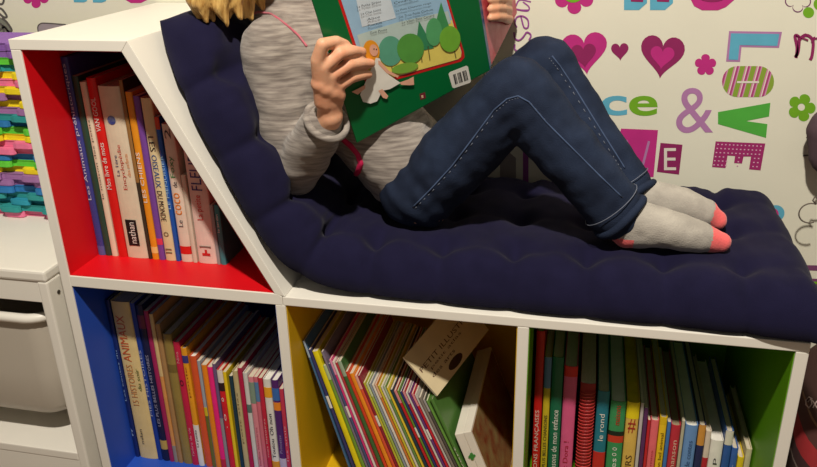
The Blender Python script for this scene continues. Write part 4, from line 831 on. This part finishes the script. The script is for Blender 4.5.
# socks
SOC = mat('sock_grey', (182, 176, 166), .95, .08, 40, bump=.4, bscale=500, spec=.05, sheen=.2, rgb2=(160, 154, 146)); PNK = mat('sock_coral', (250, 110, 110), .95, .05, 40, bump=.4, bscale=500, spec=.05, sheen=.3)
def sock(an, kn, heel, mid, ball, toe):
    bm = bmesh.new(); up = an+(an-kn).normalized()*-.02
    capsule(bm, up, .031, an+(an-kn).normalized()*.012, .031); capsule(bm, an, .030, heel, .026); capsule(bm, an+(mid-an)*.2, .030, mid, .0275); capsule(bm, heel, .026, mid, .0255); capsule(bm, mid, .0275, ball, .0225); capsule(bm, ball, .0225, toe, .0145); capsule(bm, ball+V((0, .011, -.003)), .017, toe+V((-.006, .013, -.002)), .0125)
    o = inp(fuse('sock', bm, SOC, pe, .003, 4, lambda co, n: .0011*noise.noise(co*70))); o.data.materials.append(PNK)
    ax = (toe-heel); L = ax.length; ax.normalize()
    for p in o.data.polygons:
        t = (p.center-heel).dot(ax)
        if t > L*.875 or (t < .006 and p.center.z < heel.z-.004): p.material_index = 1
    return o
sock(anN, knN, onY(629, 230, .10), onY(667, 229, .10), onY(699, 237, .102), onY(720, 242, .105))
sock(anF, knF, onY(656, 202, .195), onY(680, 205, .195), onY(703, 213, .193), onY(717, 220, .193))
bpy.context.view_layer.update(); dg = bpy.context.evaluated_depsgraph_get()
bj = BVHTree.FromObject(jeans, dg); bh = BVHTree.FromObject(hood, dg)
def surf(bvh, ob, pts, n=8):
    out = []
    for (u0, v0), (u1, v1) in zip(pts, pts[1:]):
        for k in range(n):
            d = ray(u0+(u1-u0)*k/n, v0+(v1-v0)*k/n).normalized(); h = bvh.ray_cast(CAM, d)
            if h[0] is not None: out.append(h[0]-d*.0004)
    return out
def seam(name, bvh, ob, pts, r, m, dash=False, mesh=None):
    P = surf(bvh, ob, pts); bm = bmesh.new()
    if dash:
        for i in range(0, len(P)-1, 2):
            if (P[i+1]-P[i]).length < .02: tube(bm, [P[i], P[i].lerp(P[i+1], .75)], r, 5)
    else:
        run = [P[0]]
        for p in P[1:]:
            if (p-run[-1]).length > .03:
                if len(run) > 1: tube(bm, run, r, 7)
                run = [p]
            else: run.append(p)
        if len(run) > 1: tube(bm, run, r, 7)
    return frombm(name, bm, m, ob, smooth=True)
SEA = mat('seam_denim', (70, 88, 122), .85, .15, 60)
near_leg = [(413, 207), (430, 190), (452, 166), (474, 137), (494, 110), (507, 99), (518, 96), (529, 102), (546, 122), (572, 148), (600, 176), (625, 200)]
seam('side_seam', bj, jeans, near_leg, .0011, SEA); seam('side_stitching', bj, jeans, [(u+2, v+1.5) for u, v in near_leg], .0005, STI, True)
far_leg = [(552, 56), (560, 66), (576, 90), (597, 124), (616, 154), (626, 170)]
seam('side_seam', bj, jeans, far_leg, .0012, SEA); seam('side_stitching', bj, jeans, [(u-3, v+2) for u, v in far_leg], .0006, STI, True)
PIP = mat('pink_piping', (196, 84, 108), .8, .15, 90, rgb2=(176, 120, 124)); HOT = mat('hot_pink_trim', (206, 26, 84), .7, .08, 60)
seam('shoulder_piping', bh, hood, [(248, 16), (258, 12), (270, 13.5), (279, 19), (289, 27), (299, 36), (308, 48)], .0017, PIP)
seam('pocket_trim', bh, hood, [(343, 139), (351, 146), (358, 154), (361, 163), (358, 172), (351, 179)], .0046, HOT)
# hair: smooth locks melted together, falling behind the shoulder over the cushion edge
HAIR = mat('blond_hair', (228, 190, 116), .40, .2, 16, stretch=(16, 16, 1.6), spec=.45, rgb2=(166, 118, 56), bump=.5, bscale=26); bm = bmesh.new(); rh = random.Random(3)
capsule(bm, hed-fx*.022+fz*.020, .083, hed-fx*.012+fz*.022, .076)
for i in range(26):
    a = -1.7+3.4*i/25; back = -fx*math.cos(a)+fy*math.sin(a); t = (i/25-.5)*2
    p0 = hed-fx*.018+fz*.05+back*.06; p1 = hed-fx*.012+back*.082-fz*.02
    x = rh.uniform(-1, 1)
    e1 = V((.282+x*.026, .150+.060*t, .800)); e2 = V((.268+x*.034, .142+.060*t, .768+.010*abs(x))); e3 = V((.274+x*.036+rh.uniform(-.004, .004), .138+.055*t, .744+.014*rh.random()))
    ctl = [p0, p1, e1, e2, e3]; rr = [.018, .019, .016, .012, .0035]
    for j in range(4): capsule(bm, ctl[j], rr[j], ctl[j+1], rr[j+1], seg=12)
def strands(co, n):
    return .0022*noise.noise(V((co.x*120, co.y*120, co.z*9)))+.0012*noise.noise(V((co.x*260, co.y*260, co.z*12)))
inp(fuse('hair', bm, HAIR, pe, .0028, 3, strands))
